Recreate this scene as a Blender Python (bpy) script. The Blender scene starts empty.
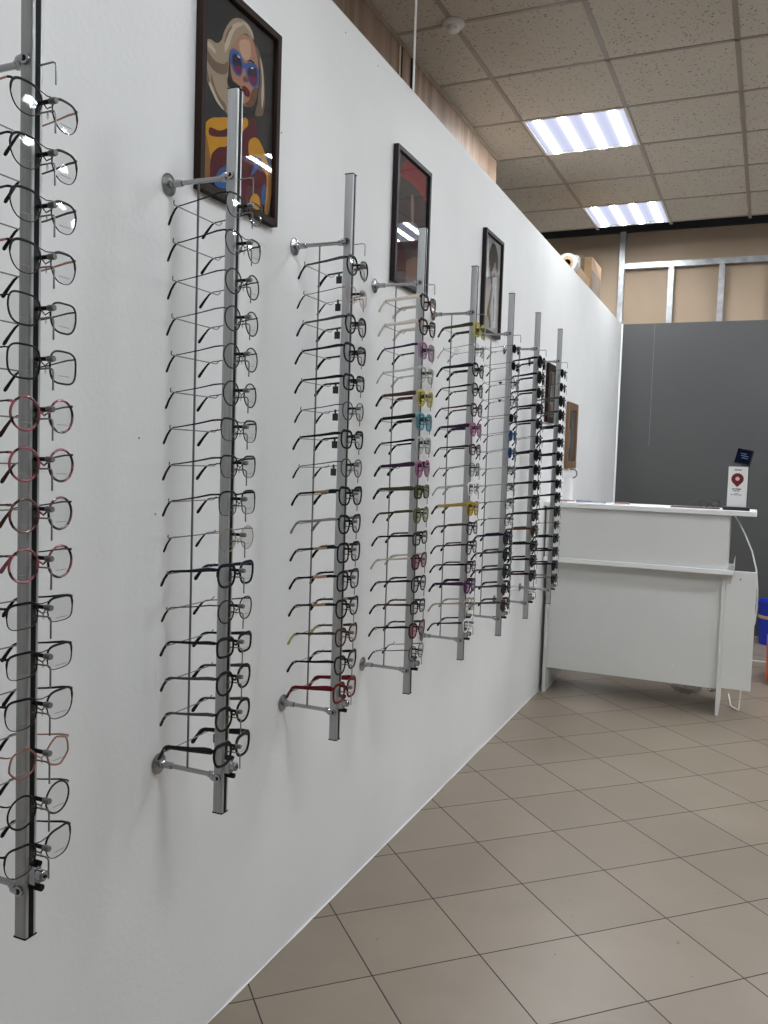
import bpy, math, random
from mathutils import Vector, Matrix
random.seed(7)
PI = math.pi
scn = bpy.context.scene
COL = scn.collection

# ------------------------------------------------------------------ materials
def new_mat(name):
    m = bpy.data.materials.new(name); m.use_nodes = True
    nt = m.node_tree
    return m, nt, nt.nodes['Principled BSDF']

def mat(name, col, rough=.5, metal=0., spec=.5, coat=0., alpha=1., trans=0.):
    m, nt, b = new_mat(name)
    b.inputs['Base Color'].default_value = (*col, 1)
    b.inputs['Roughness'].default_value = rough
    b.inputs['Metallic'].default_value = metal
    b.inputs['Specular IOR Level'].default_value = spec
    b.inputs['Coat Weight'].default_value = coat
    b.inputs['Transmission Weight'].default_value = trans
    return m

def noise_mat(name, c0, c1, scale, rough=.6, bump=0., stretch=(1, 1, 1), detail=4, bscale=None):
    m, nt, b = new_mat(name)
    tc = nt.nodes.new('ShaderNodeTexCoord'); mp = nt.nodes.new('ShaderNodeMapping')
    mp.inputs['Scale'].default_value = stretch
    n = nt.nodes.new('ShaderNodeTexNoise'); n.inputs['Scale'].default_value = scale; n.inputs['Detail'].default_value = detail
    r = nt.nodes.new('ShaderNodeValToRGB')
    r.color_ramp.elements[0].position = .3; r.color_ramp.elements[1].position = .7
    r.color_ramp.elements[0].color = (*c0, 1); r.color_ramp.elements[1].color = (*c1, 1)
    nt.links.new(tc.outputs['Object'], mp.inputs['Vector']); nt.links.new(mp.outputs[0], n.inputs['Vector'])
    nt.links.new(n.outputs['Fac'], r.inputs[0]); nt.links.new(r.outputs[0], b.inputs['Base Color'])
    b.inputs['Roughness'].default_value = rough
    if bump:
        bp = nt.nodes.new('ShaderNodeBump'); bp.inputs['Strength'].default_value = bump; bp.inputs['Distance'].default_value = .004
        if bscale:
            n2 = nt.nodes.new('ShaderNodeTexNoise'); n2.inputs['Scale'].default_value = bscale; n2.inputs['Detail'].default_value = 3
            nt.links.new(tc.outputs['Object'], n2.inputs['Vector']); nt.links.new(n2.outputs['Fac'], bp.inputs['Height'])
        else:
            nt.links.new(n.outputs['Fac'], bp.inputs['Height'])
        nt.links.new(bp.outputs[0], b.inputs['Normal'])
    return m

def glass_mat(name, tint, refl=1.0, rough=.02, ior=1.5):
    """thin pane: clear or tinted transmission with a fresnel mirror reflection"""
    m = bpy.data.materials.new(name); m.use_nodes = True
    nt = m.node_tree; nt.nodes.clear()
    o = nt.nodes.new('ShaderNodeOutputMaterial'); mx = nt.nodes.new('ShaderNodeMixShader')
    t = nt.nodes.new('ShaderNodeBsdfTransparent'); t.inputs[0].default_value = (*tint, 1)
    g = nt.nodes.new('ShaderNodeBsdfGlossy'); g.inputs['Roughness'].default_value = rough
    g.inputs['Color'].default_value = (refl, refl, refl, 1)
    lw = nt.nodes.new('ShaderNodeLayerWeight'); lw.inputs['Blend'].default_value = .5
    pw = nt.nodes.new('ShaderNodeMath'); pw.operation = 'POWER'; pw.inputs[1].default_value = 5; nt.links.new(lw.outputs['Facing'], pw.inputs[0])
    r0 = ((ior-1)/(ior+1))**2
    f = nt.nodes.new('ShaderNodeMath'); f.operation = 'MULTIPLY_ADD'; f.inputs[1].default_value = 1-r0; f.inputs[2].default_value = r0; nt.links.new(pw.outputs[0], f.inputs[0])
    nt.links.new(f.outputs[0], mx.inputs[0]); nt.links.new(t.outputs[0], mx.inputs[1]); nt.links.new(g.outputs[0], mx.inputs[2])
    nt.links.new(mx.outputs[0], o.inputs[0])
    return m

def plastic_mat(name, col, mixt):
    """see-through coloured acetate"""
    m = bpy.data.materials.new(name); m.use_nodes = True
    nt = m.node_tree; b = nt.nodes['Principled BSDF']; o = nt.nodes['Material Output']
    b.inputs['Base Color'].default_value = (*col, 1); b.inputs['Roughness'].default_value = .15
    t = nt.nodes.new('ShaderNodeBsdfTransparent'); t.inputs[0].default_value = (*[min(1, c*.5+.5) for c in col], 1)
    mx = nt.nodes.new('ShaderNodeMixShader'); mx.inputs[0].default_value = mixt
    nt.links.new(b.outputs[0], mx.inputs[1]); nt.links.new(t.outputs[0], mx.inputs[2]); nt.links.new(mx.outputs[0], o.inputs[0])
    return m

M = {}
M['wall'] = noise_mat('white_wall_paint', (.69, .69, .685), (.76, .76, .755), 1.6, .6, .14, detail=6, bscale=70)
M['wall_edge'] = mat('white_edge', (.78, .78, .77), .6)
M['grey_wall'] = noise_mat('grey_wall_paint', (.050, .050, .050), (.058, .058, .057), 1.2, .55, .15, bscale=60)
M['board'] = noise_mat('fibreboard', (.27, .195, .132), (.33, .245, .172), 2.2, .75, .1, stretch=(1, 1, .6))
M['dark'] = mat('dark_void_shade', (.012, .012, .012), .9)  # near-black colour stands in for the unlit plenum past the ceiling edge
M['plain'] = mat('plain_beige_wall', (.26, .25, .235), .7)
M['steel'] = noise_mat('galvanised_steel', (.26, .265, .27), (.42, .425, .43), 14, .38, 0)
M['steel'].node_tree.nodes['Principled BSDF'].inputs['Metallic'].default_value = .55
M['tbar'] = mat('tbar_beige', (.31, .27, .23), .4, 0, .5)
M['alu'] = noise_mat('brushed_aluminium', (.36, .365, .37), (.46, .465, .47), 3, .42, 0, stretch=(60, 60, 1))
M['alu'].node_tree.nodes['Principled BSDF'].inputs['Metallic'].default_value = .45
M['chrome'] = mat('chrome', (.36, .36, .37), .25, .95)
M['wire'] = mat('grey_wire', (.20, .20, .20), .35, .8)
M['rubber'] = mat('black_rubber', (.008, .008, .008), .6, spec=.12)
M['grey_cap'] = mat('grey_plastic_cap', (.13, .13, .13), .4)
M['white_lam'] = noise_mat('white_laminate', (.66, .665, .65), (.70, .70, .685), 3, .38, 0)
M['white_top'] = mat('white_counter_top', (.80, .80, .80), .3)
M['black_pl'] = mat('black_plastic', (.012, .012, .014), .35)
M['white_pl'] = mat('white_plastic', (.75, .75, .74), .35)
M['screen'] = mat('dark_blue_screen', (.002, .004, .014), .6, spec=.05)
M['carton'] = noise_mat('cardboard', (.30, .19, .10), (.38, .25, .14), 6, .8, 0)
M['carton_d'] = noise_mat('cardboard_dark_tape', (.17, .12, .09), (.22, .16, .12), 6, .8, 0)  # darker cardboard tone for the tape strip and the lower side face
M['wood_frame'] = noise_mat('dark_brown_frame', (.014, .006, .004), (.026, .012, .008), 30, .6, 0, stretch=(1, 1, .1))
M['black_frame'] = mat('black_picture_frame', (.010, .006, .007), .5, spec=.25)
M['oak_frame'] = noise_mat('brown_wood_frame', (.10, .05, .022), (.20, .11, .05), 12, .45, 0, stretch=(1, 1, .2))
M['blue_pl'] = mat('blue_plastic', (.01, .03, .38), .35)
M['orange_pl'] = mat('orange_plastic', (.55, .09, .015), .4)
M['bag'] = glass_mat('clear_plastic_bag', (.86, .86, .86), .9, .12)
M['wood_frame'].node_tree.nodes['Principled BSDF'].inputs['Specular IOR Level'].default_value = .15
M['pane'] = glass_mat('picture_glass', (.97, .97, .97), 1.0, .012, 1.28)
M['lens'] = glass_mat('clear_lens', (.95, .955, .955), .9, .02, 1.42)
M['lens_pink'] = glass_mat('pink_lens', (.85, .60, .66), .9, .02, 1.42)
M['sunlens'] = glass_mat('dark_lens', (.03, .03, .033), .35, .03, 1.5)
M['sunlens_blue'] = glass_mat('blue_lens', (.10, .22, .42), .9, .03, 1.6)
M['pad'] = glass_mat('silicone_pad', (.86, .85, .80), 1, .1)
M['print_grey'] = mat('lens_lettering', (.25, .25, .26), .6)

def wood_panel():
    m, nt, b = new_mat('walnut_laminate')
    tc = nt.nodes.new('ShaderNodeTexCoord'); mp = nt.nodes.new('ShaderNodeMapping'); mp.inputs['Scale'].default_value = (1, 7, .25)
    n = nt.nodes.new('ShaderNodeTexNoise'); n.inputs['Scale'].default_value = 3; n.inputs['Detail'].default_value = 6
    r = nt.nodes.new('ShaderNodeValToRGB')
    r.color_ramp.elements[0].position = .32; r.color_ramp.elements[1].position = .68
    r.color_ramp.elements[0].color = (.20, .13, .088, 1); r.color_ramp.elements[1].color = (.44, .31, .225, 1)
    nt.links.new(tc.outputs['Object'], mp.inputs[0]); nt.links.new(mp.outputs[0], n.inputs['Vector'])
    nt.links.new(n.outputs['Fac'], r.inputs[0]); nt.links.new(r.outputs[0], b.inputs['Base Color'])
    b.inputs['Roughness'].default_value = .45
    return m
M['wood'] = wood_panel()

def math_node(nt, op, a, b=None, c=None):
    n = nt.nodes.new('ShaderNodeMath'); n.operation = op
    for i, v in enumerate((a, b, c)):
        if v is None: continue
        if isinstance(v, (int, float)): n.inputs[i].default_value = v
        else: nt.links.new(v, n.inputs[i])
    return n.outputs[0]

FLOOR_TH, FLOOR_S, FLOOR_O = .7725, .33, (.0565, 2.319)
def floor_mat():
    m, nt, b = new_mat('floor_tiles')
    tc = nt.nodes.new('ShaderNodeTexCoord'); sp = nt.nodes.new('ShaderNodeSeparateXYZ')
    nt.links.new(tc.outputs['Object'], sp.inputs[0])
    x = math_node(nt, 'SUBTRACT', sp.outputs[0], FLOOR_O[0]); y = math_node(nt, 'SUBTRACT', sp.outputs[1], FLOOR_O[1])
    c, s = math.cos(FLOOR_TH)/FLOOR_S, math.sin(FLOOR_TH)/FLOOR_S
    u = math_node(nt, 'ADD', math_node(nt, 'MULTIPLY', x, c), math_node(nt, 'MULTIPLY', y, s))
    v = math_node(nt, 'SUBTRACT', math_node(nt, 'MULTIPLY', x, s), math_node(nt, 'MULTIPLY', y, c))
    def edge(w):
        f = math_node(nt, 'FRACT', w)
        d = math_node(nt, 'ABSOLUTE', math_node(nt, 'SUBTRACT', f, .5))
        return math_node(nt, 'GREATER_THAN', d, .5-.0062)
    g = math_node(nt, 'MAXIMUM', edge(u), edge(v))
    fu, fv = math_node(nt, 'FLOOR', u), math_node(nt, 'FLOOR', v)
    cb = nt.nodes.new('ShaderNodeCombineXYZ'); nt.links.new(fu, cb.inputs[0]); nt.links.new(fv, cb.inputs[1])
    wn = nt.nodes.new('ShaderNodeTexWhiteNoise'); nt.links.new(cb.outputs[0], wn.inputs['Vector'])
    n = nt.nodes.new('ShaderNodeTexNoise'); n.inputs['Scale'].default_value = 5; n.inputs['Detail'].default_value = 5
    nt.links.new(tc.outputs['Object'], n.inputs['Vector'])
    n2 = nt.nodes.new('ShaderNodeTexNoise'); n2.inputs['Scale'].default_value = 38; n2.inputs['Detail'].default_value = 2
    nt.links.new(tc.outputs['Object'], n2.inputs['Vector'])
    r = nt.nodes.new('ShaderNodeValToRGB')
    r.color_ramp.elements[0].position = .3; r.color_ramp.elements[1].position = .7
    r.color_ramp.elements[0].color = (.190, .151, .114, 1); r.color_ramp.elements[1].color = (.230, .184, .141, 1)
    f = math_node(nt, 'ADD', math_node(nt, 'MULTIPLY', n.outputs['Fac'], .7), math_node(nt, 'MULTIPLY', wn.outputs['Value'], .3))
    nt.links.new(f, r.inputs[0])
    speck = math_node(nt, 'MULTIPLY', math_node(nt, 'GREATER_THAN', n2.outputs['Fac'], .755), .6)
    mx0 = nt.nodes.new('ShaderNodeMixRGB'); nt.links.new(speck, mx0.inputs[0]); nt.links.new(r.outputs[0], mx0.inputs[1]); mx0.inputs[2].default_value = (.06, .05, .04, 1)
    mx = nt.nodes.new('ShaderNodeMixRGB'); nt.links.new(g, mx.inputs[0]); nt.links.new(mx0.outputs[0], mx.inputs[1]); mx.inputs[2].default_value = (.022, .017, .014, 1)
    nt.links.new(mx.outputs[0], b.inputs['Base Color'])
    rr = math_node(nt, 'ADD', math_node(nt, 'MULTIPLY', g, .4), math_node(nt, 'ADD', .30, math_node(nt, 'MULTIPLY', n.outputs['Fac'], .12)))
    nt.links.new(rr, b.inputs['Roughness'])
    bp = nt.nodes.new('ShaderNodeBump'); bp.inputs['Strength'].default_value = .5; bp.inputs['Distance'].default_value = .002
    nt.links.new(math_node(nt, 'SUBTRACT', 1., g), bp.inputs['Height']); nt.links.new(bp.outputs[0], b.inputs['Normal'])
    return m
M['floor'] = floor_mat()

def ceiling_mat():
    m, nt, b = new_mat('mineral_ceiling_tile')
    tc = nt.nodes.new('ShaderNodeTexCoord')
    def spots(scale, thr):
        n = nt.nodes.new('ShaderNodeTexNoise'); n.inputs['Scale'].default_value = scale; n.inputs['Detail'].default_value = 2
        nt.links.new(tc.outputs['Object'], n.inputs['Vector'])
        return math_node(nt, 'GREATER_THAN', n.outputs['Fac'], thr)
    s = math_node(nt, 'MAXIMUM', spots(75, .655), spots(38, .70))
    n = nt.nodes.new('ShaderNodeTexNoise'); n.inputs['Scale'].default_value = 1.1
    nt.links.new(tc.outputs['Object'], n.inputs['Vector'])
    r = nt.nodes.new('ShaderNodeValToRGB'); r.color_ramp.elements[0].color = (.50, .455, .385, 1); r.color_ramp.elements[1].color = (.61, .56, .485, 1)
    nt.links.new(n.outputs['Fac'], r.inputs[0])
    mx = nt.nodes.new('ShaderNodeMixRGB'); nt.links.new(math_node(nt, 'MULTIPLY', s, .8), mx.inputs[0]); nt.links.new(r.outputs[0], mx.inputs[1]); mx.inputs[2].default_value = (.10, .085, .07, 1)
    nt.links.new(mx.outputs[0], b.inputs['Base Color']); b.inputs['Roughness'].default_value = .9
    return m
M['ceiling'] = ceiling_mat()

def tube_light_mat():
    """four fluorescent tubes over a lavender white reflector: all of it gives off light"""
    m = bpy.data.materials.new('fluorescent_panel'); m.use_nodes = True
    nt = m.node_tree; nt.nodes.clear()
    o = nt.nodes.new('ShaderNodeOutputMaterial'); e = nt.nodes.new('ShaderNodeEmission')
    tc = nt.nodes.new('ShaderNodeTexCoord'); sp = nt.nodes.new('ShaderNodeSeparateXYZ'); nt.links.new(tc.outputs['Object'], sp.inputs[0])
    w = math_node(nt, 'COSINE', math_node(nt, 'MULTIPLY', sp.outputs[0], 2*PI/.145))   # bright lines at 0, +-.145 shifted
    w = math_node(nt, 'MULTIPLY', math_node(nt, 'ADD', math_node(nt, 'MULTIPLY', w, -1.), 1.), .5)
    p = math_node(nt, 'POWER', w, 11.)
    cm = nt.nodes.new('ShaderNodeMixRGB'); nt.links.new(w, cm.inputs[0])
    cm.inputs[1].default_value = (.63, .66, .90, 1); cm.inputs[2].default_value = (.92, .97, 1.0, 1)
    nt.links.new(cm.outputs[0], e.inputs[0])
    st = math_node(nt, 'ADD', LIGHT_LO, math_node(nt, 'MULTIPLY', p, LIGHT_HI)); nt.links.new(st, e.inputs[1])
    nt.links.new(e.outputs[0], o.inputs[0])
    return m
LIGHT_LO, LIGHT_HI = .80, 135.
M['lightpanel'] = tube_light_mat()

# ------------------------------------------------------------------ mesh builder
class MB:
    def __init__(s): s.v = []; s.f = []; s.m = []
    def add(s, vs, fs, mi=0):
        b = len(s.v); s.v += [tuple(p) for p in vs]
        s.f += [tuple(i+b for i in q) for q in fs]; s.m += [mi]*len(fs)
        return s
    def box(s, lo, hi, mi=0):
        x0, y0, z0 = lo; x1, y1, z1 = hi
        vs = [(x0,y0,z0),(x1,y0,z0),(x1,y1,z0),(x0,y1,z0),(x0,y0,z1),(x1,y0,z1),(x1,y1,z1),(x0,y1,z1)]
        return s.add(vs, [(0,3,2,1),(4,5,6,7),(0,1,5,4),(1,2,6,5),(2,3,7,6),(3,0,4,7)], mi)
    def prism(s, poly, axis, lo, hi, mi=0):
        """poly in the two other axes (order xyz without axis)"""
        def P(a, b, c): return {0:(c,a,b), 1:(a,c,b), 2:(a,b,c)}[axis]
        n = len(poly)
        vs = [P(a, b, lo) for a, b in poly]+[P(a, b, hi) for a, b in poly]
        fs = [tuple(range(n))[::-1], tuple(range(n, 2*n))]+[(i, (i+1) % n, n+(i+1) % n, n+i) for i in range(n)]
        return s.add(vs, fs, mi)
    def tube(s, pts, r, seg=8, closed=False, up=None, mi=0, flat=None):
        """r: radius or list; flat: list/number of the second radius, along 'up'"""
        pts = [Vector(p) for p in pts]; n = len(pts)
        rs = r if isinstance(r, (list, tuple)) else [r]*n
        fl = rs if flat is None else (flat if isinstance(flat, (list, tuple)) else [flat]*n)
        U = Vector(up) if up else None
        vs = []; prev = None
        for i, p in enumerate(pts):
            if closed: t = pts[(i+1) % n]-pts[i-1]
            else: t = pts[min(i+1, n-1)]-pts[max(i-1, 0)]
            t.normalize()
            if U: a = U - t*U.dot(t)
            elif prev is not None: a = prev - t*prev.dot(t)
            else:
                q = Vector((0, 0, 1)) if abs(t.z) < .9 else Vector((1, 0, 0)); a = q-t*q.dot(t)
            a.normalize(); prev = a; b = t.cross(a)
            for k in range(seg):
                w = 2*PI*k/seg
                vs.append(p + a*(math.cos(w)*fl[i]) + b*(math.sin(w)*rs[i]))
        fs = []
        for i in range(n if closed else n-1):
            j = (i+1) % n
            for k in range(seg):
                l = (k+1) % seg
                fs.append((i*seg+k, j*seg+k, j*seg+l, i*seg+l))
        if not closed:
            fs.append(tuple(range(seg))[::-1][::-1]); fs.append(tuple(range((n-1)*seg, n*seg))[::-1])
        return s.add(vs, fs, mi)
    def lathe(s, prof, c, axis=2, seg=20, mi=0):
        """prof: (radius, height) pairs along the axis from c"""
        vs = []
        for r, h in prof:
            for k in range(seg):
                w = 2*PI*k/seg; a, b = r*math.cos(w), r*math.sin(w)
                q = {0:(h, a, b), 1:(b, h, a), 2:(a, b, h)}[axis]
                vs.append((c[0]+q[0], c[1]+q[1], c[2]+q[2]))
        n = len(prof); fs = []
        for i in range(n-1):
            for k in range(seg):
                l = (k+1) % seg; fs.append((i*seg+k, i*seg+l, (i+1)*seg+l, (i+1)*seg+k))
        if prof[0][0] > 1e-6: fs.append(tuple(range(seg))[::-1])
        if prof[-1][0] > 1e-6: fs.append(tuple(range((n-1)*seg, n*seg)))
        return s.add(vs, fs, mi)
    def ball(s, c, r, seg=12, mi=0):
        rx, ry, rz = (r, r, r) if isinstance(r, (int, float)) else r
        vs = []; n = seg//2
        for i in range(n+1):
            t = PI*i/n
            for k in range(seg):
                w = 2*PI*k/seg
                vs.append((c[0]+rx*math.sin(t)*math.cos(w), c[1]+ry*math.sin(t)*math.sin(w), c[2]+rz*math.cos(t)))
        fs = [(i*seg+k, (i+1)*seg+k, (i+1)*seg+(k+1) % seg, i*seg+(k+1) % seg) for i in range(n) for k in range(seg)]
        return s.add(vs, fs, mi)
    def mesh(s, name, mats, smooth=True, angle=40):
        me = bpy.data.meshes.new(name); me.from_pydata(s.v, [], s.f)
        for m in (mats if isinstance(mats, (list, tuple)) else [mats]): me.materials.append(M[m] if isinstance(m, str) else m)
        me.polygons.foreach_set('material_index', s.m)
        me.validate(); 
        me.polygons.foreach_set('use_smooth', [smooth]*len(me.polygons))
        if smooth:
            try: me.set_sharp_from_angle(angle=math.radians(angle))
            except Exception: pass
        me.update()
        return me
    def build(s, name, mats, parent=None, smooth=True, bevel=0, loc=None):
        return link(name, s.mesh(name, mats, smooth), parent, bevel, loc)

def link(name, me, parent=None, bevel=0, loc=None):
    o = bpy.data.objects.new(name, me); COL.objects.link(o)
    if parent: o.parent = parent
    if loc: o.location = loc
    if bevel:
        b = o.modifiers.new('bevel', 'BEVEL'); b.width = bevel; b.segments = 2; b.limit_method = 'ANGLE'
    return o

def tag(o, label, cat, group=None):
    o['label'] = label; o['category'] = cat
    if group: o['group'] = group
    return o
def thing(name, label, cat, loc=(0, 0, 0), group=None, rot=None):
    o = bpy.data.objects.new(name, None); COL.objects.link(o); o.location = loc; o.empty_display_size = .05
    if rot: o.rotation_euler = rot
    return tag(o, label, cat, group)
def struct(o): o['kind'] = 'structure'; return o
def copy_tree(o, parent=None):
    c = o.copy(); COL.objects.link(c); c.parent = parent
    for ch in o.children: copy_tree(ch, c)
    return c

# ------------------------------------------------------------------ room shell
YB, HW, HC = 8.02, 2.7175, 3.447
XR, YF, XL = 4.4, -2.6, -2.6
struct(MB().box((XL, YF-.1, -.1), (XR+.1, YB+.1, 0)).build('floor', 'floor', smooth=False))
struct(MB().box((-.16, YF, 0), (0, YB, HW)).build('wall_left', 'wall', smooth=False))
struct(MB().box((-.0, YB-.012, 0), (.012, YB, HW), 0).build('trim_1', 'wall_edge', smooth=False))
struct(MB().box((XL, YB, 0), (-.001, YB+.1, HW)).box((0.001, YB+.0, 0), (XR, YB+.1, HW)).build('wall_back', 'grey_wall', smooth=False))
struct(MB().box((.286, YB-.0015, 1.62), (.2885, YB, 2.712)).build('trim_2', mat('seam_grey', (.16, .165, .165), .6), smooth=False))
struct(MB().box((XL, YB+.06, HW), (XR, YB+.12, 3.546)).build('wall_back_upper', 'board', smooth=False))
struct(MB().box((XL, YB+.02, 3.546), (XR, YB+.12, 4.1)).build('wall_back_top', 'dark', smooth=False))
struct(MB().box((XL, 7.46, 4.0), (XR, YB+.12, 4.1)).build('ceiling_void', 'dark', smooth=False))
struct(MB().box((XL-.1, YF-.1, 0), (XL, YB+.12, 4.1)).build('wall_far_left', 'plain', smooth=False))
struct(MB().box((XR, YF-.1, 0), (XR+.1, YB+.12, 4.1)).build('wall_right', 'plain', smooth=False))
struct(MB().box((XL, YF-.1, 0), (XR, YF, 3.6)).build('wall_front', 'plain', smooth=False))
# walnut panelled wall beyond the partition, with its joint strips
struct(MB().box((-.61, YF, 0), (-.51, 5.60, HC-.004)).build('wall_panelled', 'wood', smooth=False))
b = MB(); b.box((-.512, 3.885, 0), (-.500, 3.905, HC-.004), 0); b.box((-.512, 3.93, 0), (-.505, 3.937, HC-.004), 1); b.box((-.512, 4.055, 0), (-.500, 4.085, HC-.004), 1)
struct(b.build('trim_3', [mat('pale_joint', (.5, .4, .3), .5), mat('dark_joint', (.02, .016, .013), .7)], smooth=False))
struct(MB().box((-.511, YF, HC-.022), (-.500, 5.60, HC-.002)).build('trim_4', mat('trim_tan', (.42, .34, .26), .5), smooth=False))

# steel stud framing above the grey wall
b = MB()
def cstud(x0, x1, z0, z1):
    b.box((x0, YB+.002, z0), (x1, YB+.004, z1)); b.box((x0, YB+.004, z0), (x0+.002, YB+.058, z1)); b.box((x1-.002, YB+.004, z0), (x1, YB+.058, z1))
b.box((0, YB-.002, 3.212), (XR, YB+.002, 3.262)); b.box((0, YB, 3.212), (XR, YB+.058, 3.214)); b.box((0, YB, 3.260), (XR, YB+.058, 3.262))
for x in (.378, .797, 1.216, 1.635, 2.054, 2.473, 2.892, 3.311, 3.730): cstud(x, x+.048, HW, 3.212)
cstud(-.052, -.004, HW, 3.545)
struct(b.build('trim_5', 'steel', smooth=False))

# suspended ceiling
CO, CT = (-.2084, 4.4494), -.0134
ca, sa = math.cos(CT), math.sin(CT)
def cpt(u, v, z=0):
    return (CO[0]+.6*(u*ca-v*sa), CO[1]+.6*(u*sa+v*ca), HC+z)
LIGHTS = [(0, 1), (0, 4), (3, 1), (3, 4), (6, 1), (6, 4), (3, -2), (6, -2), (0, -6), (3, -6), (6, -6), (-3, 1), (-3, 4)]  # last two unseen, added to brighten ceiling and back wall beyond the partition
U0, U1, V0, V1 = -4, 7.6, -11.7, 5
b = MB()
us = list(range(-4, 8)); vs_ = list(range(-12, 5))
for u in us:
    for v in vs_:
        if (u, v) in LIGHTS: continue
        a0, a1, c0, c1 = u, min(u+1, U1), max(v, V0), v+1
        lo = [cpt(a0, c0), cpt(a1, c0), cpt(a1, c1), cpt(a0, c1)]; hi = [(x, y, z+.015) for x, y, z in lo]
        b.add(lo+hi, [(0, 3, 2, 1), (4, 5, 6, 7), (0, 1, 5, 4), (1, 2, 6, 5), (2, 3, 7, 6), (3, 0, 4, 7)])
struct(b.build('ceiling', 'ceiling', smooth=False))
b = MB()
def tbar(u0, v0, u1, v1, w=.012):
    p, q = Vector(cpt(u0, v0)), Vector(cpt(u1, v1)); t = (q-p).normalized(); n = Vector((-t.y, t.x, 0))*w
    vs = [p-n, q-n, q+n, p+n]; lo = [(a.x, a.y, HC-.003) for a in vs]; hi = [(a.x, a.y, HC+.001) for a in vs]
    b.add(lo+hi, [(0, 3, 2, 1), (4, 5, 6, 7), (0, 1, 5, 4), (1, 2, 6, 5), (2, 3, 7, 6), (3, 0, 4, 7)])
for u in us[1:]: tbar(u, V0, u, V1+.13)
for v in range(-11, 6): tbar(U0, v, U1, v, .011)
struct(b.build('ceiling_grid', 'tbar', smooth=False))

# fluorescent ceiling lights
LT = ['square fluorescent ceiling light above the row of racks, the nearer of the two seen', 'square fluorescent ceiling light close to the grey back wall']
first = None
for i, (u, v) in enumerate(LIGHTS):
    c = cpt(u+.5, v+.5)
    lab = LT[i] if i < 2 else 'square fluorescent ceiling light further along the ceiling, unseen outside the picture'
    if first is None:
        first = thing('ceiling_light', lab, 'ceiling light', c, 'fluorescent ceiling lights', (0, 0, CT))
        f = MB()
        f.box((-.30, -.30, -.004), (-.285, .30, .05)); f.box((.285, -.30, -.004), (.30, .30, .05))
        f.box((-.285, -.30, -.004), (.285, -.285, .05)); f.box((-.285, .285, -.004), (.285, .30, .05)); f.box((-.30, -.30, .05), (.30, .30, .055))
        f.build('light_frame', 'white_pl', first, smooth=False)
        d = MB(); n = 48
        vs = []; 
        for j in range(n+1):
            x = -.285+.57*j/n; z = .004+.006*math.cos(2*PI*x/.145)
            vs += [(x, -.285, z), (x, .285, z)]
        d.add(vs, [(2*j, 2*j+1, 2*j+3, 2*j+2) for j in range(n)])
        d.build('diffuser', 'lightpanel', first)
    else:
        o = copy_tree(first); o.location = c; o['label'] = lab

# smoke detector and the white cable that drops onto the partition
t = thing('smoke_detector', 'round white smoke detector on the ceiling near the white hanging cable', 'smoke detector', (-.213, 3.835, HC-.003))
MB().lathe([(.052, 0), (.052, -.012), (.044, -.020), (.0, -.022)][::-1], (0, 0, 0)).build('base', 'white_pl', t)
MB().lathe([(.0, -.046), (.018, -.044), (.030, -.036), (.034, -.0225), (.034, -.020)], (0, 0, 0)).build('sensor_cap', 'white_pl', t)
MB().ball((.022, -.025, -.033), .004).build('indicator', mat('detector_light', (.6, .5, .2), .3), t)
tag(MB().tube([(-.060, 3.006, HW), (-.060, 3.004, 2.9), (-.060, 3.002, 3.2), (-.060, 3.0, HC)], .0045, 8).build('cable', 'white_pl'),
    'thin white cable running from the ceiling down to the top of the white wall', 'cable')

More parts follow.
